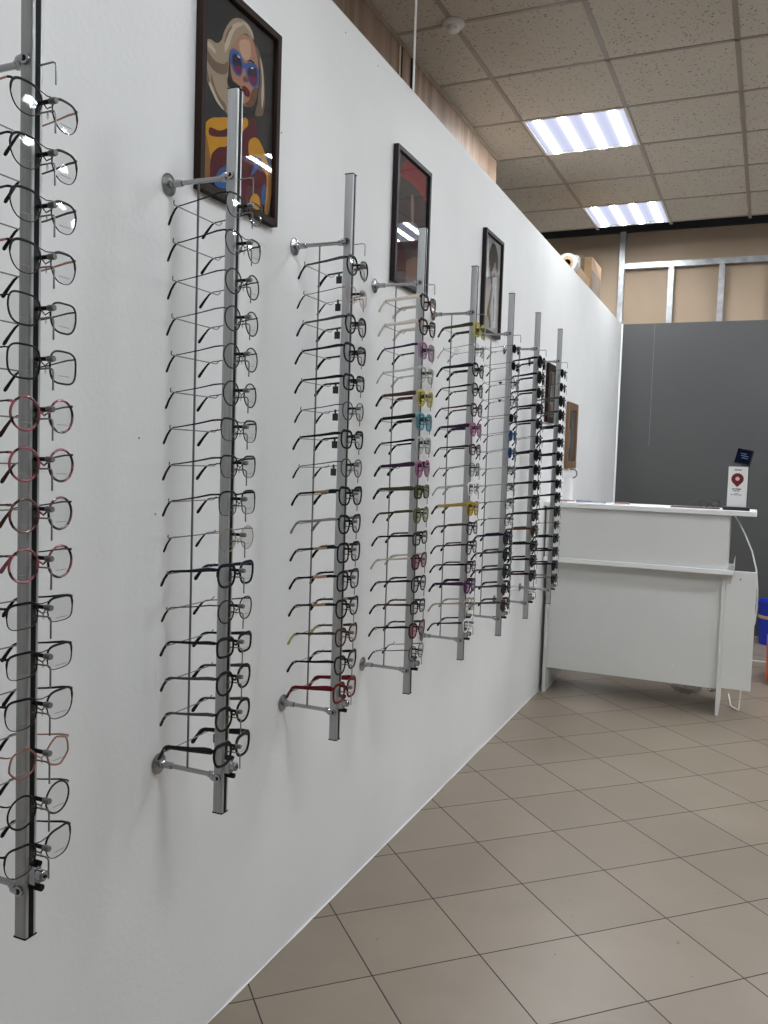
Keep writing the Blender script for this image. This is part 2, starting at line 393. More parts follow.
ART1 = [
  ('hair', [(1.815,2.423),(1.809,2.435),(1.795,2.443),(1.777,2.446),(1.75,2.441),(1.724,2.427),(1.704,2.405),(1.69,2.383),(1.682,2.363),(1.668,2.348),(1.652,2.343),(1.64,2.343),(1.621,2.334),(1.608,2.323),(1.604,2.305),(1.607,2.284),(1.619,2.265),(1.632,2.247),(1.644,2.234),(1.661,2.223),(1.682,2.212),(1.703,2.209),(1.72,2.208),(1.718,2.268),(1.71,2.289),(1.711,2.318),(1.715,2.349),(1.731,2.371),(1.739,2.386),(1.76,2.408),(1.782,2.42),(1.805,2.419)]),
  ('hairdark', [(1.621,2.32),(1.633,2.312),(1.658,2.304),(1.691,2.311),(1.707,2.323),(1.704,2.296),(1.671,2.282),(1.642,2.284),(1.622,2.298)]),
  ('hairdark', [(1.643,2.27),(1.66,2.245),(1.681,2.231),(1.702,2.225),(1.703,2.209),(1.677,2.215),(1.648,2.236)]),
  ('hairlight', [(1.696,2.376),(1.717,2.407),(1.746,2.43),(1.768,2.435),(1.738,2.412),(1.722,2.388),(1.71,2.359),(1.694,2.34)]),
  ('hairlight', [(1.613,2.325),(1.629,2.334),(1.649,2.332),(1.661,2.321),(1.637,2.322),(1.621,2.322)]),
  ('face', [(1.739,2.386),(1.76,2.408),(1.782,2.417),(1.81,2.418),(1.823,2.402),(1.835,2.378),(1.842,2.343),(1.838,2.317),(1.832,2.29),(1.817,2.266),(1.794,2.255),(1.776,2.255),(1.761,2.286),(1.734,2.289),(1.721,2.303),(1.715,2.349)]),
  ('hairdark', [(1.717,2.407),(1.7,2.385),(1.691,2.36),(1.695,2.361),(1.707,2.386),(1.721,2.407)]),
  ('hairlight', [(1.628,2.25),(1.64,2.251),(1.669,2.226),(1.694,2.212),(1.688,2.21),(1.661,2.22)]),
  ('hairdark', [(1.611,2.293),(1.616,2.295),(1.631,2.265),(1.638,2.25),(1.632,2.247),(1.619,2.265)]),
  ('hairlight', [(1.759,2.438),(1.786,2.444),(1.805,2.435),(1.811,2.422),(1.796,2.429),(1.777,2.435)]),
  ('facelight', [(1.752,2.387),(1.774,2.404),(1.797,2.407),(1.802,2.39),(1.798,2.369),(1.776,2.357),(1.757,2.368)]),
  ('facedark', [(1.811,2.301),(1.836,2.316),(1.832,2.29),(1.817,2.266),(1.794,2.255),(1.78,2.257),(1.798,2.271)]),
  ('hairdark', [(1.82,2.41),(1.834,2.407),(1.849,2.391),(1.86,2.371),(1.866,2.343),(1.87,2.315),(1.869,2.289),(1.86,2.26),(1.827,2.248),(1.835,2.276),(1.839,2.302),(1.845,2.335),(1.843,2.364),(1.83,2.388)]),
  ('hairlight', [(1.842,2.393),(1.855,2.374),(1.862,2.342),(1.864,2.302),(1.857,2.274),(1.853,2.308),(1.854,2.348)]),
  ('neck', [(1.708,2.291),(1.734,2.289),(1.761,2.288),(1.722,2.273),(1.708,2.269)]),
  ('blue', [(1.715,2.349),(1.727,2.362),(1.749,2.364),(1.765,2.357),(1.77,2.34),(1.764,2.318),(1.753,2.309),(1.736,2.309),(1.722,2.318),(1.713,2.332)]),
  ('blue', [(1.781,2.35),(1.799,2.361),(1.822,2.367),(1.836,2.361),(1.842,2.343),(1.836,2.321),(1.82,2.309),(1.801,2.312),(1.789,2.321),(1.781,2.333)]),
  ('blue', [(1.763,2.346),(1.785,2.35),(1.786,2.341),(1.763,2.333)]),
  ('lensart', [(1.723,2.344),(1.736,2.354),(1.754,2.352),(1.763,2.342),(1.762,2.322),(1.751,2.313),(1.735,2.316),(1.726,2.329)]),
  ('lensart', [(1.79,2.341),(1.808,2.356),(1.827,2.357),(1.832,2.342),(1.831,2.326),(1.819,2.314),(1.803,2.317),(1.792,2.328)]),
  ('lenspink', [(1.731,2.323),(1.761,2.334),(1.76,2.322),(1.751,2.313),(1.736,2.316)]),
  ('lenspink', [(1.794,2.327),(1.832,2.339),(1.83,2.326),(1.819,2.315),(1.804,2.318)]),
  ('white', [(1.745,2.354),(1.754,2.354),(1.753,2.351),(1.744,2.351)]),
  ('white', [(1.804,2.352),(1.813,2.355),(1.813,2.352),(1.804,2.348)]),
  ('neck', [(1.785,2.356),(1.798,2.367),(1.817,2.369),(1.815,2.365),(1.799,2.363)]),
  ('facedark', [(1.769,2.313),(1.78,2.32),(1.792,2.313),(1.774,2.305)]),
  ('lips', [(1.765,2.29),(1.778,2.297),(1.795,2.295),(1.802,2.29),(1.795,2.278),(1.779,2.276),(1.772,2.281)]),
  ('yellow', [(1.606,2.113),(1.613,2.141),(1.639,2.169),(1.674,2.185),(1.716,2.195),(1.718,2.14),(1.676,2.119),(1.649,2.094),(1.645,2.064),(1.646,2.035),(1.619,2.027),(1.611,2.053)]),
  ('gold', [(1.606,2.113),(1.613,2.138),(1.625,2.131),(1.642,2.091),(1.646,2.035),(1.619,2.027),(1.611,2.053)]),
  ('maroon', [(1.64,2.151),(1.68,2.158),(1.727,2.184),(1.728,2.165),(1.681,2.144),(1.64,2.134)]),
  ('maroon', [(1.647,2.087),(1.661,2.106),(1.687,2.121),(1.718,2.138),(1.773,2.156),(1.776,2.081),(1.722,2.046),(1.669,2.036),(1.646,2.035),(1.643,2.068)]),
  ('blue2', [(1.664,2.046),(1.683,2.073),(1.72,2.093),(1.737,2.081),(1.738,2.051),(1.69,2.031),(1.664,2.032)]),
  ('yellow', [(1.773,2.22),(1.793,2.223),(1.799,2.199),(1.786,2.179),(1.771,2.186)]),
  ('maroon', [(1.766,2.169),(1.793,2.209),(1.798,2.227),(1.827,2.24),(1.834,2.209),(1.829,2.185),(1.806,2.174),(1.808,2.143),(1.855,2.144),(1.881,2.114),(1.877,2.074),(1.861,2.028),(1.813,2.014),(1.772,2.031)]),
  ('yellow', [(1.8,2.175),(1.835,2.196),(1.866,2.179),(1.892,2.149),(1.918,2.144),(1.922,2.126),(1.92,2.093),(1.898,2.035),(1.879,2.026),(1.883,2.076),(1.884,2.115),(1.865,2.134),(1.831,2.151),(1.805,2.139)]),
  ('gold', [(1.893,2.13),(1.919,2.138),(1.92,2.093),(1.898,2.035),(1.879,2.026),(1.889,2.071)]),
  ('blue2', [(1.843,2.149),(1.861,2.149),(1.827,2.109),(1.812,2.102)]),
  ('yellow', [(1.812,2.042),(1.829,2.06),(1.853,2.057),(1.854,2.026),(1.813,2.014)]),
  ('blue2', [(1.87,2.097),(1.883,2.082),(1.878,2.048),(1.86,2.05)]),
]
ART2 = [
  ('hat', [(2.76,2.406),(2.778,2.445),(2.836,2.476),(2.914,2.478),(2.981,2.464),(2.989,2.42),(2.989,2.388),(2.905,2.407),(2.827,2.409)]),
  ('hatbrim', [(2.741,2.399),(2.826,2.413),(2.921,2.409),(3.026,2.387),(3.024,2.373),(2.906,2.393),(2.813,2.396),(2.742,2.389)]),
  ('skin2', [(2.797,2.324),(2.863,2.354),(2.926,2.35),(2.95,2.276),(2.933,2.202),(2.888,2.168),(2.839,2.197),(2.797,2.269)]),
  ('streak', [(2.852,2.351),(2.878,2.353),(2.883,2.27),(2.863,2.265)]),
  ('hair2', [(2.746,2.31),(2.786,2.324),(2.78,2.232),(2.751,2.18),(2.735,2.198)]),
  ('lip2', [(2.854,2.197),(2.884,2.209),(2.916,2.211),(2.887,2.196)]),
  ('skin3', [(2.823,2.114),(2.929,2.155),(2.96,2.092),(2.946,2.066),(2.837,2.053)]),
  ('maroon2', [(2.706,2.148),(2.804,2.16),(2.821,2.058),(2.715,2.05)]),
]
ART3 = [
  ('pale', [(3.758,2.424),(3.806,2.42),(3.817,2.274),(3.769,2.275)]),
  ('ink', [(3.838,2.405),(3.873,2.438),(3.925,2.431),(3.961,2.395),(3.961,2.355),(3.915,2.356),(3.891,2.312),(3.841,2.312),(3.82,2.363)]),
  ('grey3', [(3.886,2.322),(3.957,2.353),(3.97,2.294),(3.93,2.252),(3.878,2.264)]),
  ('ink', [(3.926,2.353),(3.967,2.359),(3.965,2.316),(3.947,2.323)]),
  ('ink', [(3.832,2.31),(3.872,2.307),(3.889,2.255),(3.873,2.23),(3.853,2.27)]),
  ('lip3', [(3.89,2.294),(3.912,2.311),(3.93,2.3),(3.899,2.284)]),
  ('grey3', [(3.881,2.242),(3.931,2.249),(3.935,2.151),(3.926,2.07),(3.887,2.058),(3.87,2.151)]),
  ('ink', [(3.872,2.235),(3.896,2.234),(3.875,2.174),(3.861,2.127),(3.888,2.052),(3.852,2.053),(3.817,2.108),(3.842,2.168)]),
  ('ink', [(3.909,2.191),(3.925,2.189),(3.933,2.094),(3.917,2.102)]),
  ('green3', [(3.766,2.083),(3.839,2.09),(3.859,2.048),(3.754,2.037)]),
]

# ------------------------------------------------------------------ display racks
RX = .165
RY = [.975, 1.508, 2.050, 2.580, 3.135, 3.668, 4.160, 4.675]
RACKNAME = ['nearest rack at the left edge', 'second rack from the front', 'third rack from the front', 'fourth rack from the front',
            'fifth rack from the front', 'sixth rack from the front', 'next-to-last rack in the row', 'farthest rack beside the counter']
RACKLABEL = ['nearest aluminium eyewear rack, cut off by the left edge, its pole beside pink round frames',
             'aluminium eyewear rack whose pole stands in front of the blonde woman picture',
             'aluminium eyewear rack holding the red glasses at its foot',
             'aluminium eyewear rack whose top overlaps the picture of the woman in a red hat',
             'aluminium eyewear rack topped by yellow frames, just before the sketch picture',
             'aluminium eyewear rack with blue-lensed frames halfway up and angular dark ones below',
             'aluminium eyewear rack full of black sunglasses, next to the last one',
             'farthest aluminium eyewear rack, in front of the white counter']
NG, Z0, PITCH = 16, 1.9155, .0748
ZB, ZT = .652, 2.160
def rack_first():
    t = thing('display_rack', RACKLABEL[0], 'display rack', (RX, RY[0], ZB), 'wall-mounted eyewear racks')
    L = ZT-ZB
    a, bb, r, g = .0115, .012, .0035, .0052
    prof = []
    for cx, cy, s in ((-bb+r, -a+r, 180), (bb-r, -a+r, 270)):
        for k in range(4): w = math.radians(s+30*k); prof.append((cx+r*math.cos(w), cy+r*math.sin(w)))
    prof += [(bb, -g), (bb-.004, -g), (bb-.004, g), (bb, g)]
    for cx, cy, s in ((bb-r, a-r, 0), (-bb+r, a-r, 90)):
        for k in range(4): w = math.radians(s+30*k); prof.append((cx+r*math.cos(w), cy+r*math.sin(w)))
    prof += [(-bb, .002), (-bb, -.002)]
    MB().prism(prof, 2, .003, L-.003).build('pole', 'alu', t)
    MB().box((bb-.0038, -g+.0002, .004), (bb-.0003, g-.0002, L-.004)).build('slot_strip', 'rubber', t, smooth=False)
    for z in (0, L-.003):
        MB().box((-bb-.0006, -a-.0006, z), (bb+.0006, a+.0006, z+.003)).build('end_cap', 'rubber', t, smooth=False, bevel=.001)
    for z, nm in ((1.985-ZB, 'upper'), (.730-ZB, 'lower')):
        arm = MB().tube([(-RX+.022, 0, z), (-.020, 0, z)], .0052, 14).build('wall_arm', 'chrome', t)
        MB().lathe([(.0, 0), (.0235, 0.0005), (.0235, .003), (.017, .006), (.0095, .008), (.0095, .016), (.0075, .018), (.0075, .036), (.0068, .038)], (-RX, 0, z), 0, 24).build('wall_flange', 'chrome', arm)
        c = MB(); c.tube([(-.030, 0, z), (-.018, 0, z)], .0075, 14); c.ball((-.014, -.006, z), .010, 14)
        c.lathe([(.0085, -.016), (.0085, -.0112)], (0, 0, z), 1, 16); c.tube([(-.014, -.0145, z), (0, -.0145, z)], .004, 10)
        c.build('clamp', 'chrome', arm)
        MB().lathe([(.0035, -.0175), (.0045, -.0162)], (0, 0, z), 1, 10).build('screw', 'rubber', arm)
    MB().tube([(-.0865, 0, .730-ZB+.004), (-.0865, 0, 1.985-ZB-.004)], .0024, 8).build('vertical_rod', 'wire', t)
    hm = None
    for i in range(-1, NG):
        z = Z0-PITCH*i-ZB
        hz = z-.0065
        if i < 0: hz = 1.978-ZB
        dz = hz-z if i < 0 else -.0065
        if hm is None:
            hm = MB().tube([(.0095, 0, 0), (.030, 0, .0006), (.041, 0, .0010), (.0455, 0, -.0006), (.047, 0, -.005), (.047, 0, -.032)], .0014, 8).mesh('hook', 'wire')
        h = link('hook', hm, t, loc=(0, 0, hz))
        if i >= 0:
            if i == 0:
                kb = MB().lathe([(.0032, .0125), (.0032, .036)], (0, 0, 0), 0, 12).mesh('locking_pin', 'rubber')
                kc = MB().lathe([(.0, .0358), (.0044, .036), (.0048, .038), (.0048, .047), (.0042, .0485), (.0, .0487)], (0, 0, 0), 0, 14).mesh('pin_cap', 'grey_cap')
                rm = MB().tube([(.004, -.084, .006), (.001, -.081, .001), (0, -.078, -.0012), (0, 0, -.0012), (0, .078, -.0012), (.001, .081, .001), (.004, .084, .006)], .0013, 7).mesh('temple_rest', 'wire')
            link('locking_pin', kb, h, loc=(0, 0, .0150)); link('pin_cap', kc, h, loc=(0, 0, .0150))
            link('temple_rest', rm, t, loc=(-.088, 0, z))
    k = MB(); z = .757-ZB
    k.box((bb-.001, -.007, z-.016), (.026, .007, z+.014)); k.lathe([(.009, .026), (.009, .038), (.006, .040)], (0, 0, z), 0, 16)
    lk = k.build('lock', 'chrome', t, bevel=.001)
    q = MB(); q.lathe([(.0055, .012), (.0055, .034)], (0, 0, z-.020), 0, 12); q.lathe([(.0045, .012), (.0045, .030)], (0, 0, z+.018), 0, 12); q.lathe([(.003, .0402), (.003, .0408)], (0, 0, z), 0, 8)
    q.build('lock_knob', 'rubber', lk)
    return t
rack = rack_first()
for i in range(1, 8):
    r = copy_tree(rack); r.location = (RX, RY[i], ZB); r['label'] = RACKLABEL[i]

# ------------------------------------------------------------------ eyewear
GC = dict(black=(.008, .008, .009), gun=(.05, .05, .052), silver=(.42, .42, .42), gold=(.34, .24, .13), rose=(.42, .22, .17), pink=(.33, .09, .12),
          tortoise=(.06, .03, .02), navy=(.008, .009, .026), purple=(.035, .013, .045), lilac=(.42, .22, .38), red=(.13, .006, .010), wine=(.030, .005, .009),
          brown=(.06, .028, .016), cream=(.55, .50, .43), white=(.75, .75, .74), clear=(.62, .62, .60), yellow=(.55, .50, .15), amber=(.42, .29, .05),
          teal=(.12, .32, .38), magenta=(.40, .15, .27), olive=(.045, .047, .016), moss=(.17, .17, .09), grey=(.20, .20, .20), blue=(.06, .16, .38),
          darkgreen=(.006, .022, .020), orange=(.09, .042, .024), beige=(.52, .43, .35))
METALS = {'silver', 'gold', 'rose', 'gun', 'grey'}
SEE = {'clear': .55, 'yellow': .35, 'lilac': .3, 'teal': .35, 'magenta': .3, 'moss': .25, 'beige': .35, 'amber': .2}
gm = {}
def gmat(c, metal):
    k = (c, metal)
    if k not in gm:
        if not metal and c in SEE: gm[k] = plastic_mat(c+'_clear_acetate', GC[c], SEE[c])
        else: gm[k] = mat(c+('_metal' if metal else '_acetate'), GC[c], .34 if metal else .25, .85 if metal and c in METALS else 0., spec=.5 if c in METALS else .2)
    return gm[k]
m, nt, b_ = new_mat('pink_tortoise')
n_ = nt.nodes.new('ShaderNodeTexNoise'); n_.inputs['Scale'].default_value = 55; r_ = nt.nodes.new('ShaderNodeValToRGB'); tc_ = nt.nodes.new('ShaderNodeTexCoord')
r_.color_ramp.elements[0].position = .44; r_.color_ramp.elements[1].position = .56
r_.color_ramp.elements[0].color = (.012, .008, .008, 1); r_.color_ramp.elements[1].color = (.32, .085, .11, 1)
nt.links.new(tc_.outputs['Object'], n_.inputs['Vector']); nt.links.new(n_.outputs['Fac'], r_.inputs[0]); nt.links.new(r_.outputs[0], b_.inputs['Base Color']); b_.inputs['Roughness'].default_value = .2
gm[('pinktort', False)] = m; gm[('pinktort', True)] = m
m2 = m.copy(); m2.name = 'dark_tortoise'; m2.node_tree.nodes['Color Ramp'].color_ramp.elements[1].color = (.16, .06, .06, 1); gm[('tortmix', False)] = m2; gm[('tortmix', True)] = m2

# lens outlines: width, height, squareness, lower taper, upper outer lift, lower inner cut
SHAPES = dict(round=(.0515, .0490, 2.0, 0., 0., 0), panto=(.052, .0465, 2.35, .12, .002, 0), rect=(.054, .038, 3.6, .06, .001, 0),
              drop=(.0535, .046, 2.6, .22, .003, 0), square=(.056, .049, 3.4, .05, 0., 0), cat=(.056, .0455, 2.8, .18, .007, 0),
              oval=(.050, .036, 2.2, 0., 0., 0), hexa=(.051, .047, 2.2, .05, 0., 6), wayfarer=(.056, .0450, 3.0, .16, .004, 0),
              angular=(.062, .056, 3.2, .30, .007, 5), big=(.061, .054, 2.6, .10, .002, 0))
DBL = .0200
def outline(shape, n):
    w, h, e, tp, cat_, poly = SHAPES[shape]; pts = []
    for k in range(n):
        a = 2*PI*k/n; c, s = math.cos(a), math.sin(a)
        if poly:
            q = PI/poly; ph = (a+.3) % (2*q)-q
            rr = .93*math.cos(q)/math.cos(ph)+.07; rr = rr*.6+.4 if poly == 6 else rr
            u, v = rr*c, rr*s
        else:
            u = math.copysign(abs(c)**(2/e), c); v = math.copysign(abs(s)**(2/e), s)
        u *= 1-tp*max(0, -v)
        z = v*h/2 + cat_*max(0, u)**2*max(0, v+.2)
        pts.append((u*w/2, z))
    return pts
def warp(p, k=.9): return (p[0]-k*p[1]**2, p[1], p[2])

meshcache = {}
TINTS = dict(yellow=(.86, .80, .42), teal=(.60, .80, .84), magenta=(.84, .62, .76), amber=(.86, .72, .34), lilac=(.80, .72, .80), moss=(.74, .74, .62), purple=(.70, .50, .70), olive=(.66, .67, .54))  # tint carries thick plastic and its reflections over otherwise clear lenses
for k_, c_ in TINTS.items(): M['lens_'+k_] = glass_mat('tinted_lens_'+k_, c_, .9, .02, 1.42)
def glasses_meshes(shape, style, hi):
    key = (shape, style, hi)
    if key in meshcache: return meshcache[key]
    n = 44 if hi else 26; seg = 8 if hi else 5
    ol = outline(shape, n); w, h = SHAPES[shape][0], SHAPES[shape][1]
    cy = DBL/2+w/2
    zs = [p[1] for p in ol]
    out = {}
    def thick(u, z):
        top = max(0., min(1., (z/h*2+.1)))
        return {'metal': (.00085, .0009), 'semi': (.0006+.0012*(top**.5 if z > 0 else 0), .0010), 'acetate': (.0016+.0009*top, .0019),
                'thick': (.0024+.0014*top, .0023), 'thin': (.0006, .0007), 'sun': (.0019+.0012*top, .0020)}[style](u) if False else \
               {'metal': (.0016, .0013), 'semi': ((.0021 if z > h*.12 else .0007), .0013), 'acetate': (.0026+.0012*top, .0021),
                'thick': (.0031+.0018*top, .0024), 'thin': (.0009, .0009), 'slim': (.0020, .0018), 'sun': (.0029+.0020*top, .0026)}[style]
    f = MB()
    for sgn in (-1, 1):
        pts = [warp((0, sgn*(cy+u), z)) for u, z in ol]
        if sgn < 0: pts = pts[::-1]
        tt = [thick(u, z) for u, z in ol]
        if sgn < 0: tt = tt[::-1]
        f.tube(pts, [a for a, _ in tt], seg, True, up=(1, 0, 0), flat=[b for _, b in tt])
        # lens: a slightly domed plate with real thickness
        l = MB(); P0 = [warp((.0006, sgn*(cy+u*.99), z*.99)) for u, z in ol]; P1 = [(x-.0012, y, z) for x, y, z in P0]
        if sgn < 0: P0 = P0[::-1]; P1 = P1[::-1]
        c0 = (.0012-.9*cy*cy+.0004, sgn*cy, 0); c1 = (c0[0]-.0012, c0[1], 0)
        l.add(P0+P1+[c0, c1], [(i, (i+1) % n, 2*n) for i in range(n)]+[((i+1) % n+n, i+n, 2*n+1) for i in range(n)]+[(i, n+i, n+(i+1) % n, (i+1) % n) for i in range(n)])
        if hi and style != 'sun':
            l.box((.0014-.9*cy*cy, sgn*cy-.011, -.0135), (.0019-.9*cy*cy, sgn*cy+.011, -.0125), 1)
        out['lens%+d' % sgn] = l.mesh('lens', ['lens', 'print_grey'])
        # nose pad on its wire
        if hi:
            q = MB(); q.ball((-.0065, sgn*.0075, -.0075), (.0022, .0014, .0062), 10); out['pad%+d' % sgn] = q
    inner = cy-w/2
    br = {'slim': .0016, 'metal': .0010, 'semi': .0011, 'acetate': .0022, 'thick': .0032, 'thin': .0008, 'sun': .0028}[style]
    f.tube([warp((0, -inner-.001, .0060)), (-.0002, -inner*.5, .0018+br*.4), (0, 0, br-.0038+.0012), (-.0002, inner*.5, .0018+br*.4), warp((0, inner+.001, .0060))], br, 8, up=(1, 0, 0), flat=br*.8)
    if style == 'semi' or (style in ('metal', 'sun') and shape in ('drop', 'big')):
        f.tube([warp((.0003, -inner-.006, h*.42)), (0, 0, h*.36), warp((.0003, inner+.006, h*.42))], .0009, 6)
    W = cy+w/2; hz = (.40 if style == 'semi' else .34)*h
    # z of the outline at its outer side near the hinge
    if hi and style in ('metal', 'semi', 'thin'):
        for sgn in (-1, 1):
            f.tube([(-.0062, sgn*.0075, -.007), (-.0065, sgn*.0068, -.003), (-.003, sgn*(inner+.0005), -.002), warp((0, sgn*(inner+.0006), -.004))], .00045, 5)
    ep = {'slim': .0020, 'metal': .0012, 'semi': .0020, 'acetate': .0030, 'thick': .0046, 'thin': .0009, 'sun': .0040}[style]
    for sgn in (-1, 1):
        e0 = warp((0, sgn*(W-.0035), hz)); f.tube([e0, (e0[0]-.001, sgn*(W+.0005), hz), (e0[0]-.005, sgn*(W+.0022), hz)], [ep*.55, ep*.5, ep*.45], 8, up=(0, 0, 1), flat=[ep, ep, ep*.9])
    out['front'] = f
    ex = warp((0, W, 0))[0]
    tv, tl, tipv = {'slim': (.0012, .0008, .0034), 'metal': (.0012, .0008, .0030), 'semi': (.0016, .0009, .0032), 'acetate': (.0032, .0013, .0038), 'thick': (.0058, .0018, .0044),
              'thin': (.0010, .0008, .0026), 'sun': (.0048, .0018, .0042)}[style]
    for sgn in (-1, 1):
        y0 = sgn*(W+.0022)
        zr = .0002+tv
        path = [(ex-.0045, y0, hz), (ex-.02, y0, hz*.93+zr*.1), (-.06, y0-sgn*.0005, hz*.5+zr*.5), (-.108, y0-sgn*.002, zr+.0008), (-.1185, y0-sgn*.0026, zr), (-.125, y0-sgn*.003, zr-.003)]
        rv = [tv*1.15, tv*1.25, tv, tv*.8, tv*.8, tv*.85]
        tip = [(-.123, y0-sgn*.003, zr-.0018), (-.129, y0-sgn*.0035, zr-.0060), (-.138, y0-sgn*.005, zr-.017), (-.147, y0-sgn*.008, zr-.031), (-.149, y0-sgn*.0085, zr-.0345)]
        tvv = [tv*.9, (tv+tipv)*.5, tipv*.9, tipv*1.15, tipv*.7]
        mb = MB().tube(path, [tl]*6, 8 if hi else 6, up=(0, 0, 1), flat=rv)
        mt = MB().tube(tip, [max(tl*1.2, .0019)]*5, 8 if hi else 6, up=(0, 0, 1), flat=tvv)
        out['temple%+d' % sgn] = mb; out['tip%+d' % sgn] = mt
    for sgn in (-1, 1):
        y0 = sgn*(W+.0022); zr = .0002+tv; zm = hz*.5+zr*.5; za = hz*.93+zr*.1
        out['trim%+d' % sgn] = MB().tube([(-.034, y0-sgn*.0002, za+(zm-za)*.35), (-.060, y0-sgn*.0005, zm), (-.074, y0-sgn*.001, zm+(zr+.0008-zm)*.3)], [tl+.0004]*3, 8, up=(0, 0, 1), flat=tv*1.12)
    if True:
        q = MB(); q.box((-.098, -.0012, -.026), (-.081, .0012, -.006)); q.box((-.0920, -.0022, -.006), (-.0870, .0022, .005)); out['stag'] = q
    meshcache[key] = out
    return out

built = {}
def eyewear(rk, idx, spec, label, cat):
    shape, style, fc, tcol, tipc, lens, tagk = spec
    hi = rk < 4
    z = Z0-PITCH*idx
    nm = 'sunglasses' if cat == 'sunglasses' else 'eyeglasses'
    loc = (.1955, RY[rk], z)
    rot = (math.radians(random.uniform(-1.2, 1.2)), 0, math.radians(random.uniform(-1.0, 1.0)))
    grp = ('sunglasses' if nm == 'sunglasses' else 'eyeglasses')+' hung on the wall racks'
    if (spec, hi) in built:
        o = copy_tree(built[(spec, hi)]); o.location = loc; o.rotation_euler = rot; tag(o, label, cat, grp); return o
    t = thing(nm, label, cat, loc, grp, rot)
    g = glasses_meshes(shape, style, hi)
    metal = style in ('metal', 'thin', 'semi')
    fm = gmat(fc, metal)
    if lens == 'lens' and fc in TINTS: lens = 'lens_'+fc
    g['front'].build('frame_front', [fm], t)
    lm = M[lens]
    for s in (-1, 1):
        me = g['lens%+d' % s]
        if lens != 'lens': me = me.copy(); me.materials[0] = lm
        link('lens', me, t)
        if hi and style in ('metal', 'thin', 'semi'): g['pad%+d' % s].build('nose_pad', ['pad'], t)
        tp = g['temple%+d' % s].build('temple', [gmat(tcol, metal and tcol in METALS or metal)], t)
        g['tip%+d' % s].build('temple_tip', [gmat(tipc, False)], tp)
    if tagk:
        W = DBL/2+SHAPES[shape][0]
        if tagk == 'black':
            q = g['stag'].build('security_tag', ['black_pl'], t, smooth=False, bevel=.001); q.location = (0, W+.0022, .004)
        elif tagk in ('gold', 'rose'):
            for s in (-1, 1): g['trim%+d' % s].build('temple_trim', [gmat(tagk, True)], t)['label'] = tagk+' coloured metal inlay'
        elif tagk == 'round':
            q = MB().lathe([(.0, -.0006), (.011, -.0006), (.011, .0006), (.0, .0006)], (-.070, 0, -.010), 1, 18).build('price_tag', ['white_pl'], t); q.location = (0, -W-.005, .002)
        elif tagk == 'tri':
            q = MB().prism([(-.058, .002), (-.038, .002), (-.048, -.011)], 1, -.0006, .0006).build('price_tag', ['black_pl'], t, smooth=False); q.location = (0, -W-.005, .002)
    built[(spec, hi)] = t
    return t

